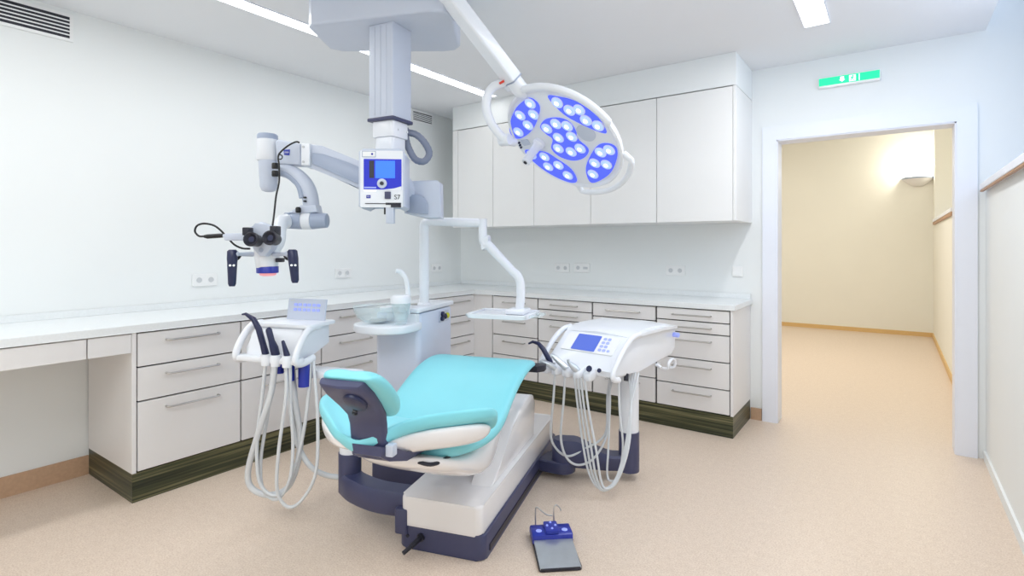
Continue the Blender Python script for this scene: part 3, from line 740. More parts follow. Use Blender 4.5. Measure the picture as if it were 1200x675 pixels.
for pts, rr in (([(-.275, -.045, .965), (-.255, -.045, .968), (-.215, -.04, .945), (-.19, -.035, .90), (-.17, -.03, .83), (-.16, -.025, .785)], [.004, .007, .012, .014, .014, .016]),
                ([(-.135, -.04, .905), (-.130, -.04, .90), (-.118, -.035, .85), (-.110, -.03, .82), (-.105, -.025, .785)], [.011, .014, .014, .019, .019]),
                ([(-.058, -.035, .855), (-.055, -.035, .848), (-.048, -.03, .815), (-.042, -.025, .785)], [.006, .008, .011, .014])):
    b = bm_new(); tube(b, pts, rr, 12); obj('suction_nozzle', b, 'navy', As, 60)
for x in (-.157, -.103, -.040):
    b = bm_new(); tube(b, [(x, -.028, .735), (x, -.026, .775), (x, -.026, .787)], [.020, .026, .022], 16); obj('nozzle_holder', b, 'plastic', As, 50)
for x, y, z0, r_ in ((-.075, .03, .66, .022), (-.02, .06, .63, .026), (-.13, .03, .69, .018)):
    b = bm_new(); tube(b, [(x, y, z0), (x, y, .75)], r_, 14); obj('valve_cylinder', b, 'blue', As, 50)
hose([(-.16, -.028, .735), (-.175, -.03, .60), (-.205, -.03, .38), (-.20, -.02, .20), (-.14, .0, .135), (-.07, .02, .19), (-.02, .05, .40), (.0, .07, .62), (.0, .08, .74)], .008, 'hose', As)
hose([(-.105, -.03, .735), (-.13, -.03, .60), (-.20, -.03, .42), (-.265, -.02, .24), (-.25, -.01, .155), (-.17, .02, .125), (-.08, .04, .18), (-.04, .06, .36), (-.07, .06, .56), (-.09, .06, .74)], .0135, 'hose', As)
hose([(-.045, -.028, .735), (-.045, -.03, .60), (-.085, -.03, .35), (-.10, -.02, .17), (-.06, .0, .095), (.0, .02, .125), (.06, .04, .25), (.055, .06, .48), (.02, .08, .70), (.0, .1, .75)], .0075, 'hose', As)
hose([(-.10, .05, .69), (-.085, .05, .52), (-.055, .06, .36), (.0, .08, .255), (.06, .12, .205), (cpos.x - .03, cpos.y, .19)], .012, 'hose', As)
hose([(-.03, -.02, .735), (-.045, .0, .56), (-.04, .01, .38), (-.05, .0, .22), (-.12, .0, .12), (-.2, .0, .16), (-.21, .0, .3), (-.19, .02, .5), (-.17, .03, .74)], .0075, 'hose', As)

# ------------------------------------------------------------------ foot control
fp = thing('foot_control', 'foot pedal with blue keypad block and silver plate on the floor', 'foot pedal', (-1.129, 1.779, 0), math.radians(41))
b = bm_new(); prism(b, rpoly(-.004, -.004, .168, .275, .012, 4), .001, .016, bev=.003); obj('base', b, 'darker', fp, 40)
b = bm_new(); loft(b, [[(0, y, z0), (.164, y, z0), (.164, y, z1), (0, y, z1)] for y, z0, z1 in ((-.002, .010, .016), (.172, .022, .032))]); obj('pedal_plate', b, 'satin', fp)
b = bm_new(); prism(b, [(.172, .012), (.178, .046), (.19, .054), (.262, .050), (.278, .038), (.280, .012)], -.006, .170, YZ, .006); blk = obj('key_block', b, 'blue', fp, 40)
b = bm_new(); prism(b, rpoly(.052, .178, .112, .262, .008, 3), .050, .066, bev=.004); obj('raised_pad', b, 'blue', blk, 40)
for x, y, z, r_ in ((.026, .205, .050, .013), (.138, .205, .050, .013), (.082, .245, .064, .005), (.082, .195, .064, .005), (.064, .22, .064, .005), (.100, .22, .064, .005)):
    b = bm_new(); lathe(b, [(r_, z), (r_, z + .005), (r_ * .7, z + .007)], 16, Matrix.Translation((x, y, 0))); obj('button', b, 'key', blk, 40)
b = bm_new(); tube(b, spline([(.022, .276, .03), (.022, .282, .10), (.026, .282, .118), (.040, .28, .11), (.07, .278, .086), (.098, .278, .08)], 5), .003, 8); tube(b, spline([(.105, .276, .03), (.105, .284, .105), (.116, .29, .12), (.132, .29, .108), (.138, .288, .095)], 5), .003, 8)
obj('carrying_loop', b, 'steel', fp, 60)

# ------------------------------------------------------------------ ceiling canopy above the microscope
VR = TH        # heading shared by the microscope and its canopy
def vl(u, v, d): return Vector(((u - 600) / F * d, d, H + (HZ - v) / F * d))   # the same survey in that heading
b = bm_new()
cz = 2.335
poly = [(-.985, 2.56), (-.93, 2.50), (-.62, 2.40), (-.30, 2.38)] + [(-.36 + .13 * math.cos(a), 2.51 + .13 * math.sin(a)) for a in [-.5 + .25 * k for k in range(5)]] + [(-.25, 2.80), (-.30, 2.92), (-.88, 3.0), (-.97, 2.92)]
poly = [(-.99, 2.62), (-.96, 2.57), (-.37, 2.42), (-.31, 2.43), (-.275, 2.48), (-.275, 2.86), (-.305, 2.91), (-.37, 2.93), (-.92, 2.93), (-.98, 2.89)]
prism(b, poly, cz, ZC - .003, bev=.012, seg=3)
cn = obj('ceiling_canopy', b, 'lgrey', None, 40); cn.rotation_euler = (0, 0, VR)
tag(cn, 'large pale grey ceiling canopy that carries the microscope column', 'ceiling mount')

# ------------------------------------------------------------------ surgical microscope
mi = thing('surgical_microscope', 'ceiling-hung surgical microscope with swing arm and blue control screen', 'microscope', (0, 0, 0), VR)
DC = 2.62
colc = vl(457.5, 90, DC); colc.z = 0
mrot = Matrix.Translation(colc) @ Matrix.Rotation(math.radians(-26), 4, 'Z')
zt, zb = cz - .001, vl(457, 141, DC).z
b = bm_new(); prism(b, rpoly(-.073, -.073, .073, .073, .008, 3), zb, zt, mrot)
for k in (-.035, .0, .035):
    box(b, (k - .001, -.075, zb + .01), (k + .001, -.0725, zt - .01), 0, 2, mrot); 
obj('column', b, 'lgrey', mi, 40)
b = bm_new(); prism(b, rpoly(-.08, -.08, .08, .08, .01, 3), zb - .015, zb, mrot, .003); obj('column_trim', b, 'dark', mi, 40)
z1 = vl(457, 147, DC).z; z2 = vl(457, 163, DC).z; z3_ = vl(457, 177, DC).z
b = bm_new(); prism(b, rpoly(-.064, -.064, .064, .064, .018, 3), z2, zb - .015, mrot, .004); prism(b, rpoly(-.056, -.056, .056, .056, .02, 3), z3_ - .02, z2, mrot, .004)
for a_ in (-.02, .045): lathe(b, [(.006, 0), (.006, .003)], 10, mrot @ Matrix.Translation((.066, a_, z1 - .03)) @ Matrix.Rotation(PI / 2, 4, 'Y'))
obj('neck', b, 'plastic', mi, 40)
# loop of corrugated hose behind the neck
b = bm_new(); hp = spline([vl(u, v, 2.68) for u, v in ((477, 155), (488, 158), (498, 168), (503, 180), (497, 189), (487, 187), (480, 176), (476, 164), (475, 150))], 6)
tube(b, hp, [.0165 + .0012 * (i % 2) for i in range(len(hp))], 12); obj('corrugated_hose', b, 'hose_d', mi, 60)
# control box
DB = 2.46
p0 = vl(420.5, 245, DB); p1 = vl(474, 174, DB)
bw, bh = p1.x - p0.x, p1.z - p0.z
bx = Matrix.Translation(((p0.x + p1.x) / 2, DB, p0.z)) @ Matrix.Rotation(math.radians(4), 4, 'Z')
b = bm_new(); prism(b, [(-bw / 2, .012), (-bw / 2 + .02, -.0), (-bw / 2 + .035, .022), (bw / 2 - .035, .022), (bw / 2 - .02, 0), (bw / 2, .012), (bw / 2, bh - .02), (bw / 2 - .02, bh), (-bw / 2 + .02, bh), (-bw / 2, bh - .015)], -.20, 0, bx @ XZ, .008, 3)
cb = obj('control_box', b, 'lgrey', mi, 40)
def panel(x0, y0, x1, y1, m, h0, h1, name, par=None, r=.003):
    b = bm_new(); prism(b, rpoly(x0, y0, x1, y1, r, 3), h0, h1, bx @ XZ); return obj(name, b, m, par or mi)
s_ = bw / 54                       # one survey pixel on the box
Xp = lambda u: (u - 447.2) * s_; Zp = lambda v: (245 - v) * s_
panel(Xp(422.5), Zp(243), Xp(472), Zp(176), 'plastic', .0005, .002, 'front_plate', cb, .006)
sp = panel(Xp(426.5), Zp(222.5), Xp(470.5), Zp(186), 'screen_blue', .002, .004, 'screen', mi, .002)
panel(Xp(440), Zp(208.5), Xp(463), Zp(188), 'screen_img', .004, .005, 'screen_image', sp, .001)
panel(Xp(433), Zp(208.5), Xp(438.5), Zp(188), 'darker', .004, .0046, 'screen_shade', sp, .001)
b = bm_new(); prism(b, [(Xp(426.5), Zp(222)), (Xp(450), Zp(222)), (Xp(462), Zp(220.5)), (Xp(470.5), Zp(218)), (Xp(470.5), Zp(223)), (Xp(426.5), Zp(223))], .0042, .0050, bx @ XZ); obj('lower_fascia', b, 'plastic', cb)
b = bm_new(); lathe(b, [(.022, .004), (.022, .012), (.017, .014), (.010, .014), (.010, .010)], 24, bx @ XZ @ Matrix.Translation((Xp(448), Zp(215), 0))); kn = obj('jog_dial', b, 'lgrey', mi, 40)
b = bm_new(); lathe(b, [(.008, .010), (.008, .016)], 16, bx @ XZ @ Matrix.Translation((Xp(448), Zp(215), 0))); obj('dial_centre', b, 'darker', kn, 40)
for v in (219.5, 223): panel(Xp(427), Zp(v + 1), Xp(441), Zp(v - .6), 'exitw' if v > 221 else 'key', .004, .0052, 'indicator_bar', sp, .001)
panel(Xp(424.5), Zp(184), Xp(440.5), Zp(176.5), 'grey', .002, .003, 'badge_frame', cb, .002)
bd = panel(Xp(425.3), Zp(183.2), Xp(439.7), Zp(177.3), 'switch', .003, .004, 'badge', cb, .001)
panel(Xp(435.2), Zp(181.4), Xp(437.4), Zp(179), 'blue', .004, .005, 'badge_dot', mi, .0005)
lg = panel(Xp(429.5), Zp(232.3), Xp(434.5), Zp(228.6), 'blue', .002, .0035, 'maker_mark', mi, .0008)
text_obj('mark_text', 'ZEISS', .0058, bx @ XZ @ Matrix.Translation((Xp(432), Zp(230.4), .0038)), 'switch', lg, .0002)
text_obj('model_number', 'S7', .030, bx @ XZ @ Matrix.Translation((Xp(465.5), Zp(231), .0035)), 'darker', mi)
panel(Xp(451), Zp(233), Xp(458), Zp(224.5), 'dark', .002, .008, 'power_switch', cb, .002)
b = bm_new()
for u0, u1, v0, v1 in ((452, 470, 240, 237.5), (428, 452, 239, 238.2), (458, 470, 243, 240)): box(b, (Xp(u0), -.006, Zp(v0)), (Xp(u1), -.0022, Zp(v1)), .001, 1, bx)
obj('connector_row', b, 'darker', cb)
b = bm_new(); box(b, (Xp(452), .0, Zp(262)), (Xp(461.5), .04, Zp(240)), .003, 2, bx); box(b, (Xp(458.5), -.003, Zp(257)), (Xp(461), .0, Zp(245)), .0005, 1, bx); obj('plug_housing', b, 'lgrey', mi, 40)
b = bm_new(); cyl(b, bx @ Vector((Xp(450), .02, Zp(243))), bx @ Vector((Xp(450), .02, Zp(251))), .004, 8); obj('short_cable', b, 'black', mi, 40)
# rear carrier to the right of the box
DR = 2.70
def slab(uv, d, th, m, name, par=mi, bev=.008, dmap=None):
    b = bm_new(); fr = [vl(u, v, d) for u, v in uv]
    prism(b, [(p.x, p.z) for p in fr], -d - th, -d, XZ, bev, 3); return obj(name, b, m, par, 40)
cr = slab([(470, 212), (512, 211), (516, 214), (516.5, 255), (500, 256), (474, 250)], DR, .12, 'lgrey', 'rear_carrier')
slab([(476, 228), (490, 228), (497, 231), (501, 238), (501.5, 251), (476, 249)], DR - .012, .011, 'grey', 'carrier_inlay', cr, .002)
b = bm_new(); cyl(b, (vl(455, 200, 2.6).x, 2.60, vl(455, 200, 2.6).z), (vl(480, 230, 2.76).x, 2.76, vl(480, 230, 2.76).z), .06, 20); obj('pivot_joint', b, 'lgrey', mi, 50)
# main swing arm, rising to the left
DA = 2.66
slab([(352, 169), (362, 168.5), (378, 171), (425, 190), (440, 196), (440, 226), (425, 224), (362, 194), (352, 193)], DA, .11, 'lgrey', 'swing_arm')
slab([(366, 179), (378, 180.5), (405, 189), (424, 197), (424, 217.5), (400, 207), (378, 197), (366, 192)], DA - .010, .0095, 'grey', 'arm_inlay', mi, .002)
pe = slab([(352.5, 168), (363, 168), (363, 194), (352.5, 193.5)], DA - .02, .15, 'plastic', 'arm_end_plate', mi, .006)
b = bm_new()
for v in (173, 190.5): lathe(b, [(.006, 0), (.006, .004)], 10, XZ @ Matrix.Translation((vl(357.5, v, DA).x, vl(357.5, v, DA).z, -DA + .0205)))
obj('screw', b, 'hole', pe, 40)
kb = slab([(322, 166), (326, 163), (352, 168.5), (352, 193.5), (324, 192.5)], DA, .09, 'lgrey', 'knuckle_block', mi, .01)
lg = slab([(332, 175.5), (339.5, 175), (339, 182), (333, 181.5)], DA - .004, .0035, 'blue', 'maker_mark', mi, .0005)
q = vl(335.8, 178.6, DA - .005); text_obj('mark_text', 'ZEISS', .0095, Matrix.Translation((q.x, q.y, q.z)) @ XZ, 'switch', lg, .0002)
# vertical joint
jc = vl(313.5, 175, DA + .04)
zf = lambda v: H + (HZ - v) / F * (DA + .04)
pxm = (DA + .04) / F
b = bm_new(); lathe(b, [(11 * pxm, zf(188.5)), (12 * pxm, zf(187)), (12 * pxm, zf(164)), (11.4 * pxm, zf(163.8))], 32, Matrix.Translation((jc.x, jc.y, 0))); obj('joint_drum', b, 'plastic', mi, 40)
b = bm_new(); lathe(b, [(11.4 * pxm, zf(163.8)), (11.4 * pxm, zf(158.8)), (10.4 * pxm, zf(157.4)), (4 * pxm, zf(157))], 32, Matrix.Translation((jc.x, jc.y, 0))); obj('joint_cap', b, 'grey', mi, 40)
b = bm_new(); lathe(b, [(3.5 * pxm, zf(225)), (7.5 * pxm, zf(223.5)), (9.4 * pxm, zf(219)), (11.2 * pxm, zf(190)), (11.2 * pxm, zf(188.6))], 32, Matrix.Translation((jc.x + .006, jc.y, 0))); obj('joint_cone', b, 'lgrey', mi, 50)
for v in (194.5, 203.5):
    q = vl(322.5, v, DA - .06); b = bm_new(); lathe(b, [(.014, -.014), (.016, -.01), (.016, .01), (.013, .014)], 16, Matrix.Translation(q)); cyl(b, q, q + Vector((-.01, .06, 0)), .007, 10); obj('clamp_knob', b, 'black', mi, 50)
# lower curved arm (two-tone) and barrel
cv = [(324, 199), (338, 201), (349, 207.5), (358, 217), (363, 229), (365, 244)]
b = bm_new(); tube(b, spline([vl(u, v, DA + .02) for u, v in cv], 6), [.030 + .010 * min(1, i / 12) for i in range(31)], 18, flat=.9); obj('curved_arm', b, 'lgrey', mi, 60)
b = bm_new(); tube(b, spline([vl(u, v, DA - .004) for u, v in ((326, 202), (336, 205), (345, 211.5), (351, 220), (354, 232))], 6), .014, 12); obj('arm_cable_cover', b, 'grey', mi, 60)
for v in (231.5, 235.8):
    q = vl(357.3, v, DA - .02); b = bm_new(); lathe(b, [(.007, -.004), (.009, 0), (.007, .004)], 12, Matrix.Translation(q) ); obj('arm_button', b, 'black', mi, 50)
wedge = slab([(336, 250), (352, 240.5), (370, 240), (372, 249), (350, 250.5)], DA - .03, .08, 'lgrey', 'wedge_bracket', mi, .006)
q = vl(349.5, 246, DA - .05); b = bm_new(); lathe(b, [(.010, -.014), (.013, -.010), (.013, .008), (.008, .014)], 14, Matrix.Translation(q)); obj('clamp_knob', b, 'black', mi, 50)
def hbar(name, m, u0, u1, v, r0, r1, d, n=24):
    p, q2 = vl(u0, v, d), vl(u1, v, d); b = bm_new()
    pts = [p, p.lerp(q2, .04), p.lerp(q2, .5), p.lerp(q2, .96), q2]; k = d / F
    tube(b, pts, [r0 * k * .9, r0 * k, (r0 + r1) / 2 * k, r1 * k, r1 * k * .85], n); return obj(name, b, m, mi, 50)
hbar('barrel', 'grey', 334, 355.5, 258.5, 9.4, 10.3, DA)
hbar('barrel_ring', 'plastic', 355, 366, 258.5, 10.6, 10.6, DA)
hbar('barrel_end', 'grey', 365.5, 384, 258.5, 10.2, 8.4, DA)
# bracket that swings round the right of the head
DH = 2.40
b = bm_new(); tube(b, spline([vl(336, 259, 2.62), vl(330, 261, 2.58), vl(328, 268, 2.54), vl(328.5, 278, 2.52), vl(326, 288, 2.50), vl(318, 294, 2.48)], 6), [.036] * 12 + [.034 - .0006 * i for i in range(19)], 18, flat=.8); obj('head_bracket', b, 'plastic', mi, 60)
# optical head
k = DH / F
hcx = vl(307, 285, DH)
zz = lambda v: H + (HZ - v) / F * DH
b = bm_new(); lathe(b, [(9.5 * k, zz(316)), (12.2 * k, zz(314)), (12.6 * k, zz(309)), (14.2 * k, zz(299)), (14.6 * k, zz(292)), (13.5 * k, zz(282)), (11 * k, zz(272)), (9 * k, zz(266)), (4 * k, zz(262))], 32, Matrix.Translation((hcx.x, DH + .05, 0))); obj('head_body', b, 'plastic', mi, 50)
b = bm_new(); lathe(b, [(11.8 * k, zz(320.5)), (12.4 * k, zz(320)), (12.4 * k, zz(313)), (12 * k, zz(312.5))], 32, Matrix.Translation((hcx.x + .002, DH + .05, 0))); obj('lens_ring', b, 'blue', mi, 50)
b = bm_new(); lathe(b, [(6 * k, zz(324)), (9 * k, zz(323)), (9.6 * k, zz(320.4))], 28, Matrix.Translation((hcx.x + .004, DH + .05, 0))); obj('objective_lens', b, 'pink', mi, 50)
fh = slab([(292, 266), (300, 263.5), (304, 260), (312, 263), (319, 266), (322, 284), (317, 292), (311, 300.5), (304, 300.5), (297, 292), (291, 282)], DH - .035, .06, 'lgrey', 'binocular_housing', mi, .008)
b = bm_new(); q = vl(306, 293, DH - .036); lathe(b, [(.010, 0), (.010, .002)], 16, XZ @ Matrix.Translation((q.x, q.z, -q.y))); obj('housing_emblem', b, 'grey', fh, 40)
for cu_, cv_ in ((295, 280.5), (317.2, 279)):
    q = vl(cu_, cv_, DH - .09)
    b = bm_new(); m = frame(q, (1, 0, 0), (0, .12, 1), (0, -1, .12))
    lathe(b, [(.022, -.055), (.026, -.05), (.029, -.008), (.0315, 0), (.0315, .012), (.027, .014), (.019, .008), (.014, .002)], 28, m); ey = obj('eyepiece', b, 'darker', mi, 40)
    b = bm_new(); lathe(b, [(.012, .0), (.012, .0045)], 20, m); obj('eyepiece_lens', b, 'navy', ey, 40)
for u0, u1, v0, v1 in ((285.5, 293.5, 276, 266.5), (317.5, 325, 276, 264.8)):
    p, q2 = vl(u0, v0, DH - .06), vl(u1, v1, DH - .06); b = bm_new(); box(b, (p.x, DH - .075, p.z), (q2.x, DH - .02, q2.z), .004); obj('width_knob', b, 'darker', mi, 40)
for u in (304, 308.5):
    q = vl(u, 283, DH - .037); b = bm_new(); lathe(b, [(.005, 0), (.005, .004)], 10, XZ @ Matrix.Translation((q.x, q.z, -q.y))); obj('indicator', b, 'darker', fh, 40)
# camera module on the left and its cable
p, q2 = vl(265, 282, DH), vl(289, 273.5, DH)
b = bm_new(); box(b, (p.x, DH - .02, p.z), (q2.x, DH + .03, q2.z), .006); p, q2 = vl(262, 278.5, DH), vl(266, 274.5, DH); box(b, (p.x, DH - .01, p.z), (q2.x, DH + .02, q2.z), .003); obj('camera_module', b, 'lgrey', mi, 40)
b = bm_new(); tube(b, [vl(262, 276, DH), vl(258, 276.2, DH), vl(243, 277.2, DH), vl(239, 277, DH)], [.009, .010, .010, .006], 14); obj('camera_plug', b, 'black', mi, 50)
b = bm_new(); tube(b, spline([vl(u, v, DH + .01) for u, v in ((240, 277), (233, 276.5), (228.5, 271), (231, 264.5), (239, 262), (250, 264), (258, 269.5), (268, 280), (275, 287), (284, 291), (293, 291.5))], 6), .0045, 8); obj('camera_cable', b, 'black', mi, 60)
b = bm_new(); tube(b, spline([vl(u, v, d) for u, v, d in ((351, 167, 2.61), (346.5, 166.3, 2.60), (338, 170.5, 2.59), (329, 178, 2.58), (326, 184, 2.57), (327, 194, 2.56), (327, 213, 2.54), (323.5, 230, 2.50), (321.5, 248, 2.46), (319.5, 264, 2.40))], 6), .0042, 8)
tube(b, [vl(328.2, 184, 2.57) + Vector((.011 * math.cos(a * PI / 8), 0, .011 * math.sin(a * PI / 8))) for a in range(17)], .003, 6, caps=False); obj('light_cable', b, 'black', mi, 60)
# grips
for uc, vt, vb, lean, sgn in ((272.3, 292.5, 335.5, -.4, -1), (342.5, 292.3, 331.5, 3.2, 1)):
    d = DH - .06
    b = bm_new(); tube(b, [vl(uc, vt, d), vl(uc, vt + 2, d), vl(uc + lean * .3, vt + 11, d), vl(uc + lean * .45, vt + 15, d), vl(uc + lean, vb - 3, d), vl(uc + lean, vb, d)], [.014, .0215, .0225, .021, .0165, .012], 18, flat=.85); gp = obj('hand_grip', b, 'navy', mi, 50)
    b = bm_new()
    for du in (-2.2, 2.2):
        q = vl(uc + lean * .5 + du, vt + 18.5, d - .0175); lathe(b, [(.004, 0), (.004, .004)], 10, XZ @ Matrix.Translation((q.x, q.z, -q.y)))
    obj('grip_button', b, 'exitw', gp, 40)
    b = bm_new(); tube(b, [vl(uc - sgn * 5, 298, d + .01), vl(307 + sgn * 11, 298, DH + .03)], [.008, .011], 12)
    tube(b, [vl(uc - sgn * 6, 298, d + .01), vl(uc - sgn * 2, 297, d)], [.014, .014], 12); obj('grip_rod', b, 'lgrey', mi, 50)
    b = bm_new(); tube(b, spline([vl(uc - sgn * 1, 303, d + .01), vl(uc - sgn * 6, 303.5, d + .01), vl(uc - sgn * 9, 300, d + .03)], 5), .006, 8); obj('grip_cable', b, 'black', mi, 60)
p, q2 = vl(320, 307.5, DH), vl(327.5, 302.5, DH); b = bm_new(); box(b, (p.x, DH + .02, p.z), (q2.x, DH + .06, q2.z), .004); obj('focus_knob', b, 'darker', mi, 40)
mi.location = (0, 0, 0)

# ------------------------------------------------------------------ surgical lamp
LC = Vector((-1.3835, 2.4013, 1.8162))
E1, E2, EN = Vector((.96819, -.25023, 0)), Vector((-.18783, -.72675, .66072)), Vector((-.16533, -.6397, -.75063))
sl = thing('surgical_light', 'round surgical ceiling lamp with lit blue LED clusters on a white arm', 'surgical lamp', LC)
LM = frame((0, 0, 0), E1, E2, EN)
b = bm_new()
lathe(b, [(.05, -.10), (.16, -.095), (.27, -.070), (.318, -.035), (.330, -.01), (.330, .002), (.322, .008), (.312, .006), (.306, .0)], 64, LM); hd_ = obj('lamp_head', b, 'plastic', sl, 40)
PAN = [[(-.009, .282), (.01, .235), (-.037, .181), (-.145, .108), (-.263, .076), (-.311, .097), (-.283, .161), (-.159, .248), (-.06, .281)],
       [(.094, .262), (.147, .25), (.228, .2), (.289, .104), (.29, .007), (.261, .006), (.192, .064), (.119, .151)],
       [(-.077, .116), (-.01, .149), (.078, .137), (.121, .097), (.119, .041), (.1, -.004), (.123, -.075), (.066, -.121), (-.019, -.128), (-.089, -.087), (-.104, -.027), (-.054, .027), (-.072, .069)],
       [(-.303, -.012), (-.254, -.015), (-.165, -.046), (-.126, -.094), (-.074, -.186), (-.093, -.271), (-.162, -.266), (-.254, -.190), (-.30, -.09)],
       [(.175, -.072), (.248, -.061), (.286, -.095), (.248, -.164), (.15, -.25), (.02, -.295), (-.005, -.265), (.043, -.174)]]
def smooth_poly(pts, n=5):
    p = [Vector((x, y, 0)) for x, y in pts]; q = spline(p[-2:] + p + p[:2], n)
    q = q[2 * n:2 * n + len(p) * n]
    return [(v.x, v.y) for v in q]
for P_ in PAN:
    b = bm_new(); prism(b, smooth_poly(P_), .0005, .005, LM); obj('led_panel', b, 'ledpanel', hd_)
LEDS = [(-.033, .258), (-.150, .210), (-.060, .195), (-.145, .144), (-.243, .118), (.128, .222), (.168, .166), (.222, .155), (.222, .092), (.268, .048),
        (-.040, .098), (.036, .112), (.094, .085), (-.008, .030), (.078, .020), (-.056, -.034), (.010, -.070), (.080, -.060),
        (-.272, -.042), (-.190, -.070), (-.215, -.140), (-.136, -.142), (-.122, -.220), (.185, -.105), (.243, -.100), (.108, -.165), (.172, -.185), (.050, -.235)]
for x, y in LEDS:
    b = bm_new(); lathe(b, [(.027, .0085), (.028, .0095), (.024, .012), (.012, .014)], 20, LM @ Matrix.Translation((x, y, 0))); obj('led_lens', b, 'led', hd_, 50)
    b = bm_new(); lathe(b, [(.0125, .0137), (.0115, .0155), (.006, .0165)], 14, LM @ Matrix.Translation((x, y, 0))); obj('led_core', b, 'ledc', hd_, 50)
    b = bm_new(); lathe(b, [(.028, .0052), (.0318, .0052), (.0318, .008), (.0285, .0085)], 24, LM @ Matrix.Translation((x, y, 0))); obj('lens_bezel', b, 'plastic', hd_, 50)
b = bm_new(); lathe(b, [(.052, .001), (.052, .003), (.048, .003)], 32, LM @ Matrix.Translation((.17, .02, 0))); obj('round_cover', b, 'lgrey', hd_, 40)
# sterile handle, keypad dots
b = bm_new(); lathe(b, [(.034, .0), (.034, .02), (.024, .028), (.022, .08), (.024, .15), (.020, .155)], 24, LM @ Matrix.Translation((-.16, .02, 0))); hh = obj('sterile_handle', b, 'plastic', sl, 50)
b = bm_new(); lathe(b, [(.010, .155), (.010, .158)], 14, LM @ Matrix.Translation((-.16, .02, 0))); obj('camera_eye', b, 'darker', hh, 40)
b = bm_new(); prism(b, rpoly(-.285, .022, -.225, .062, .01, 3), .001, .003, LM); kp = obj('keypad', b, 'lgrey', hd_)
b = bm_new()
for x, y in ((-.302, .05), (-.308, .034), (-.313, .018)): lathe(b, [(.006, .0), (.006, .009)], 10, LM @ Matrix.Translation((x * .99, y, 0)))
obj('keypad_button', b, 'navy', hd_, 40)
# rails around the rim
def arc(r, a0, a1, z, n=24): return [LM @ Vector((r * math.cos(math.radians(a0 + (a1 - a0) * i / n)), r * math.sin(math.radians(a0 + (a1 - a0) * i / n)), z)) for i in range(n + 1)]
b = bm_new(); tube(b, [LM @ Vector((.31 * math.cos(math.radians(97)), .31 * math.sin(math.radians(97)), -.01))] + arc(.338, 95, 10, .004) + [LM @ Vector((.31, .04, -.01))], .0185, 14); obj('upper_rail', b, 'plastic', sl, 60)
b = bm_new(); tube(b, [LM @ Vector((.325 * math.cos(math.radians(-28)), .325 * math.sin(math.radians(-28)), -.02))] + arc(.372, -31, -108, -.005) + [LM @ Vector((.325 * math.cos(math.radians(-113)), .325 * math.sin(math.radians(-113)), -.02))], .015, 12); obj('grab_rail', b, 'plastic', sl, 60)
# arm knuckle, yoke, spring arm up to the ceiling
kn_ = at(604, 97, 2.62) - LC
top = at(527, -4, 2.42) - LC
b = bm_new()
dirn = (kn_ - top).normalized()
sidev = dirn.cross(Vector((0, 0, 1))).normalized(); upv = sidev.cross(dirn)
mA = frame(top - dirn * .08, sidev, upv, dirn)
L_ = (kn_ - top).length + .08
prism(b, rpoly(-.040, -.036, .040, .036, .012, 4), 0, L_ - .02, mA, .006); obj('spring_arm', b, 'plastic', sl, 40)
b = bm_new(); prism(b, rpoly(-.041, -.037, .041, .037, .012, 4), L_ - .021, L_ - .015, mA); obj('arm_seam', b, 'grey', sl, 40)
b = bm_new(); tube(b, spline([kn_ - dirn * .015, kn_ + dirn * .05, at(616, 108, 2.66) - LC, at(622, 116, 2.72) - LC], 5), [.040] * 6 + [.036] * 10, 18); lathe(b, [(.022, -.045), (.026, -.04), (.026, .04), (.022, .045)], 18, frame(at(599, 98, 2.63) - LC, (0, 0, 1), dirn, dirn.cross(Vector((0, 0, 1))))); obj('arm_knuckle', b, 'plastic', sl, 50)
b = bm_new(); tube(b, [at(598.5, 93, 2.58) - LC, at(598.5, 93, 2.575) - LC], .007, 10); obj('pivot_screw', b, 'darker', sl, 50)
b = bm_new(); q = at(588, 96.5, 2.60) - LC; tube(b, [q + Vector((-.012, 0, -.003)), q + Vector((.012, 0, .004))], .006, 8); obj('red_mark', b, 'red', sl, 50)
b = bm_new(); tube(b, spline([at(u, v, d) - LC for u, v, d in ((600, 96, 2.63), (590, 97, 2.63), (578, 102, 2.63), (571, 113, 2.63), (570, 128, 2.63), (576, 145, 2.63), (586, 158, 2.64), (594, 165, 2.66), (603, 167, 2.70))], 6), [.022] * 30 + [.021] * 19, 16); obj('yoke', b, 'plastic', sl, 60)
b = bm_new(); q = at(592, 164, 2.66) - LC; lathe(b, [(.026, -.03), (.03, -.024), (.03, .024), (.026, .03)], 18, frame(q, (0, 0, 1), (0, 1, 0), (1, 0, 0))); obj('yoke_pivot', b, 'plastic', sl, 50)
# ceiling pivot of the spring arm (its joint lies just above the picture)
jt = top - dirn * .06
b = bm_new(); tube(b, [Vector((jt.x, jt.y, jt.z - .045)), Vector((jt.x, jt.y, ZC - LC.z - .001))], .055, 24); obj('ceiling_pivot', b, 'plastic', sl, 50)

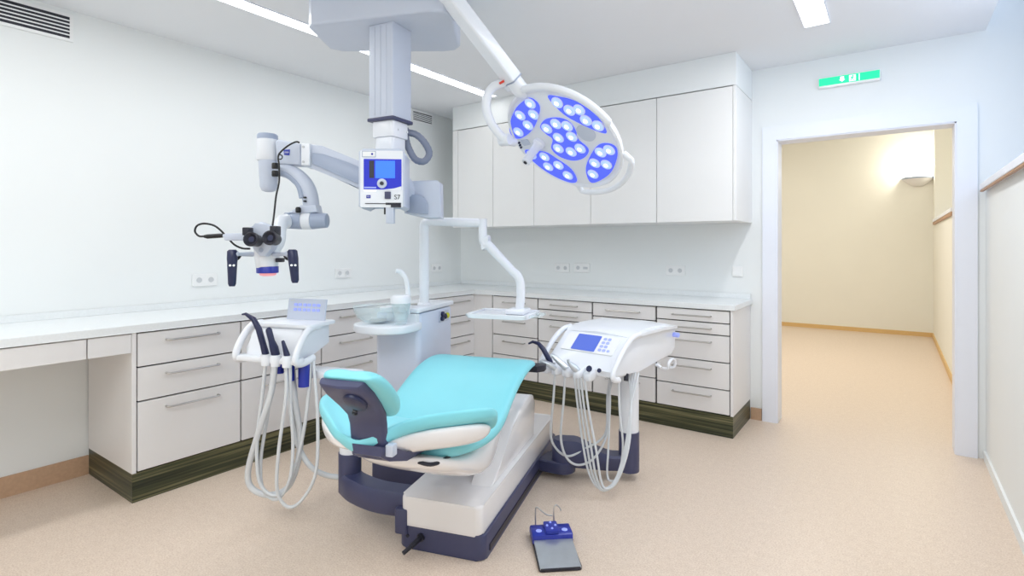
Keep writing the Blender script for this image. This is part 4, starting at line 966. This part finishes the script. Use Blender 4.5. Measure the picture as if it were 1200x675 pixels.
# ------------------------------------------------------------------ lights
def area(name, loc, size, power, col=(1, 1, 1), rot=(0, 0, 0), sy=None):
    l = bpy.data.lights.new(name, 'AREA'); l.energy = power; l.color = col; l.size = size
    if sy: l.shape = 'RECTANGLE'; l.size_y = sy
    o = bpy.data.objects.new(name, l); COL.objects.link(o); o.location = loc; o.rotation_euler = rot
    return o
area('strip_lamp', (-2.835, 1.0, ZC - .02), .10, 13, (.97, .99, 1), sy=4.0)
area('strip_lamp', (-.365, 2.7, ZC - .02), .12, 15, (.97, .98, 1), sy=1.6)
area('room_fill', (-1.0, -.4, ZC - .03), 1.6, 39, (.97, .99, 1), sy=1.2)  # unseen fill added behind the camera to brighten the room
area('window_daylight', (XR + .21, 2.6, 2.35), 1.0, 12, (.75, .85, 1), (0, PI / 2, 0), sy=2.2)
area('corridor_lamp', (-1.2, 6.6, ZT - .03), 1.2, 55, (1, .965, .89), sy=2.5)
l = bpy.data.lights.new('uplight_bulb', 'POINT'); l.energy = 12; l.color = (1, .95, .82); l.shadow_soft_size = .06
o = bpy.data.objects.new('uplight_bulb', l); COL.objects.link(o); o.location = (XR - .22, YC - .16, 2.40)
l = bpy.data.lights.new('surgical_beam', 'SPOT'); l.energy = 42; l.color = (.86, .93, 1); l.spot_size = math.radians(15); l.spot_blend = .6; l.shadow_soft_size = .22
o = bpy.data.objects.new('surgical_beam', l); COL.objects.link(o); o.location = LC + EN * .05
tgt = CO + Matrix.Rotation(CHR, 3, 'Z') @ Vector((-.07, -.60, .66))
o.rotation_euler = (tgt - o.location).to_track_quat('-Z', 'Y').to_euler()

wd = bpy.data.worlds.new('daylight'); SC.world = wd; wd.use_nodes = True
bg = wd.node_tree.nodes['Background']; bg.inputs['Color'].default_value = (.72, .83, 1, 1); bg.inputs['Strength'].default_value = 1.0

# ------------------------------------------------------------------ camera
cam = bpy.data.cameras.new('camera'); cam.sensor_width = 36; cam.lens = F / 1200 * 36
cam.shift_y = -(337.5 - HZ) / 1200; cam.clip_start = .05
co = bpy.data.objects.new('camera', cam); COL.objects.link(co)
co.location = (0, 0, H); co.rotation_euler = (PI / 2, 0, TH)
SC.camera = co
SC.view_settings.view_transform = 'Standard'
SC.view_settings.exposure = 0.0
try:
    SC.cycles.max_bounces = 10; SC.cycles.diffuse_bounces = 6; SC.cycles.use_denoising = True
except Exception: pass
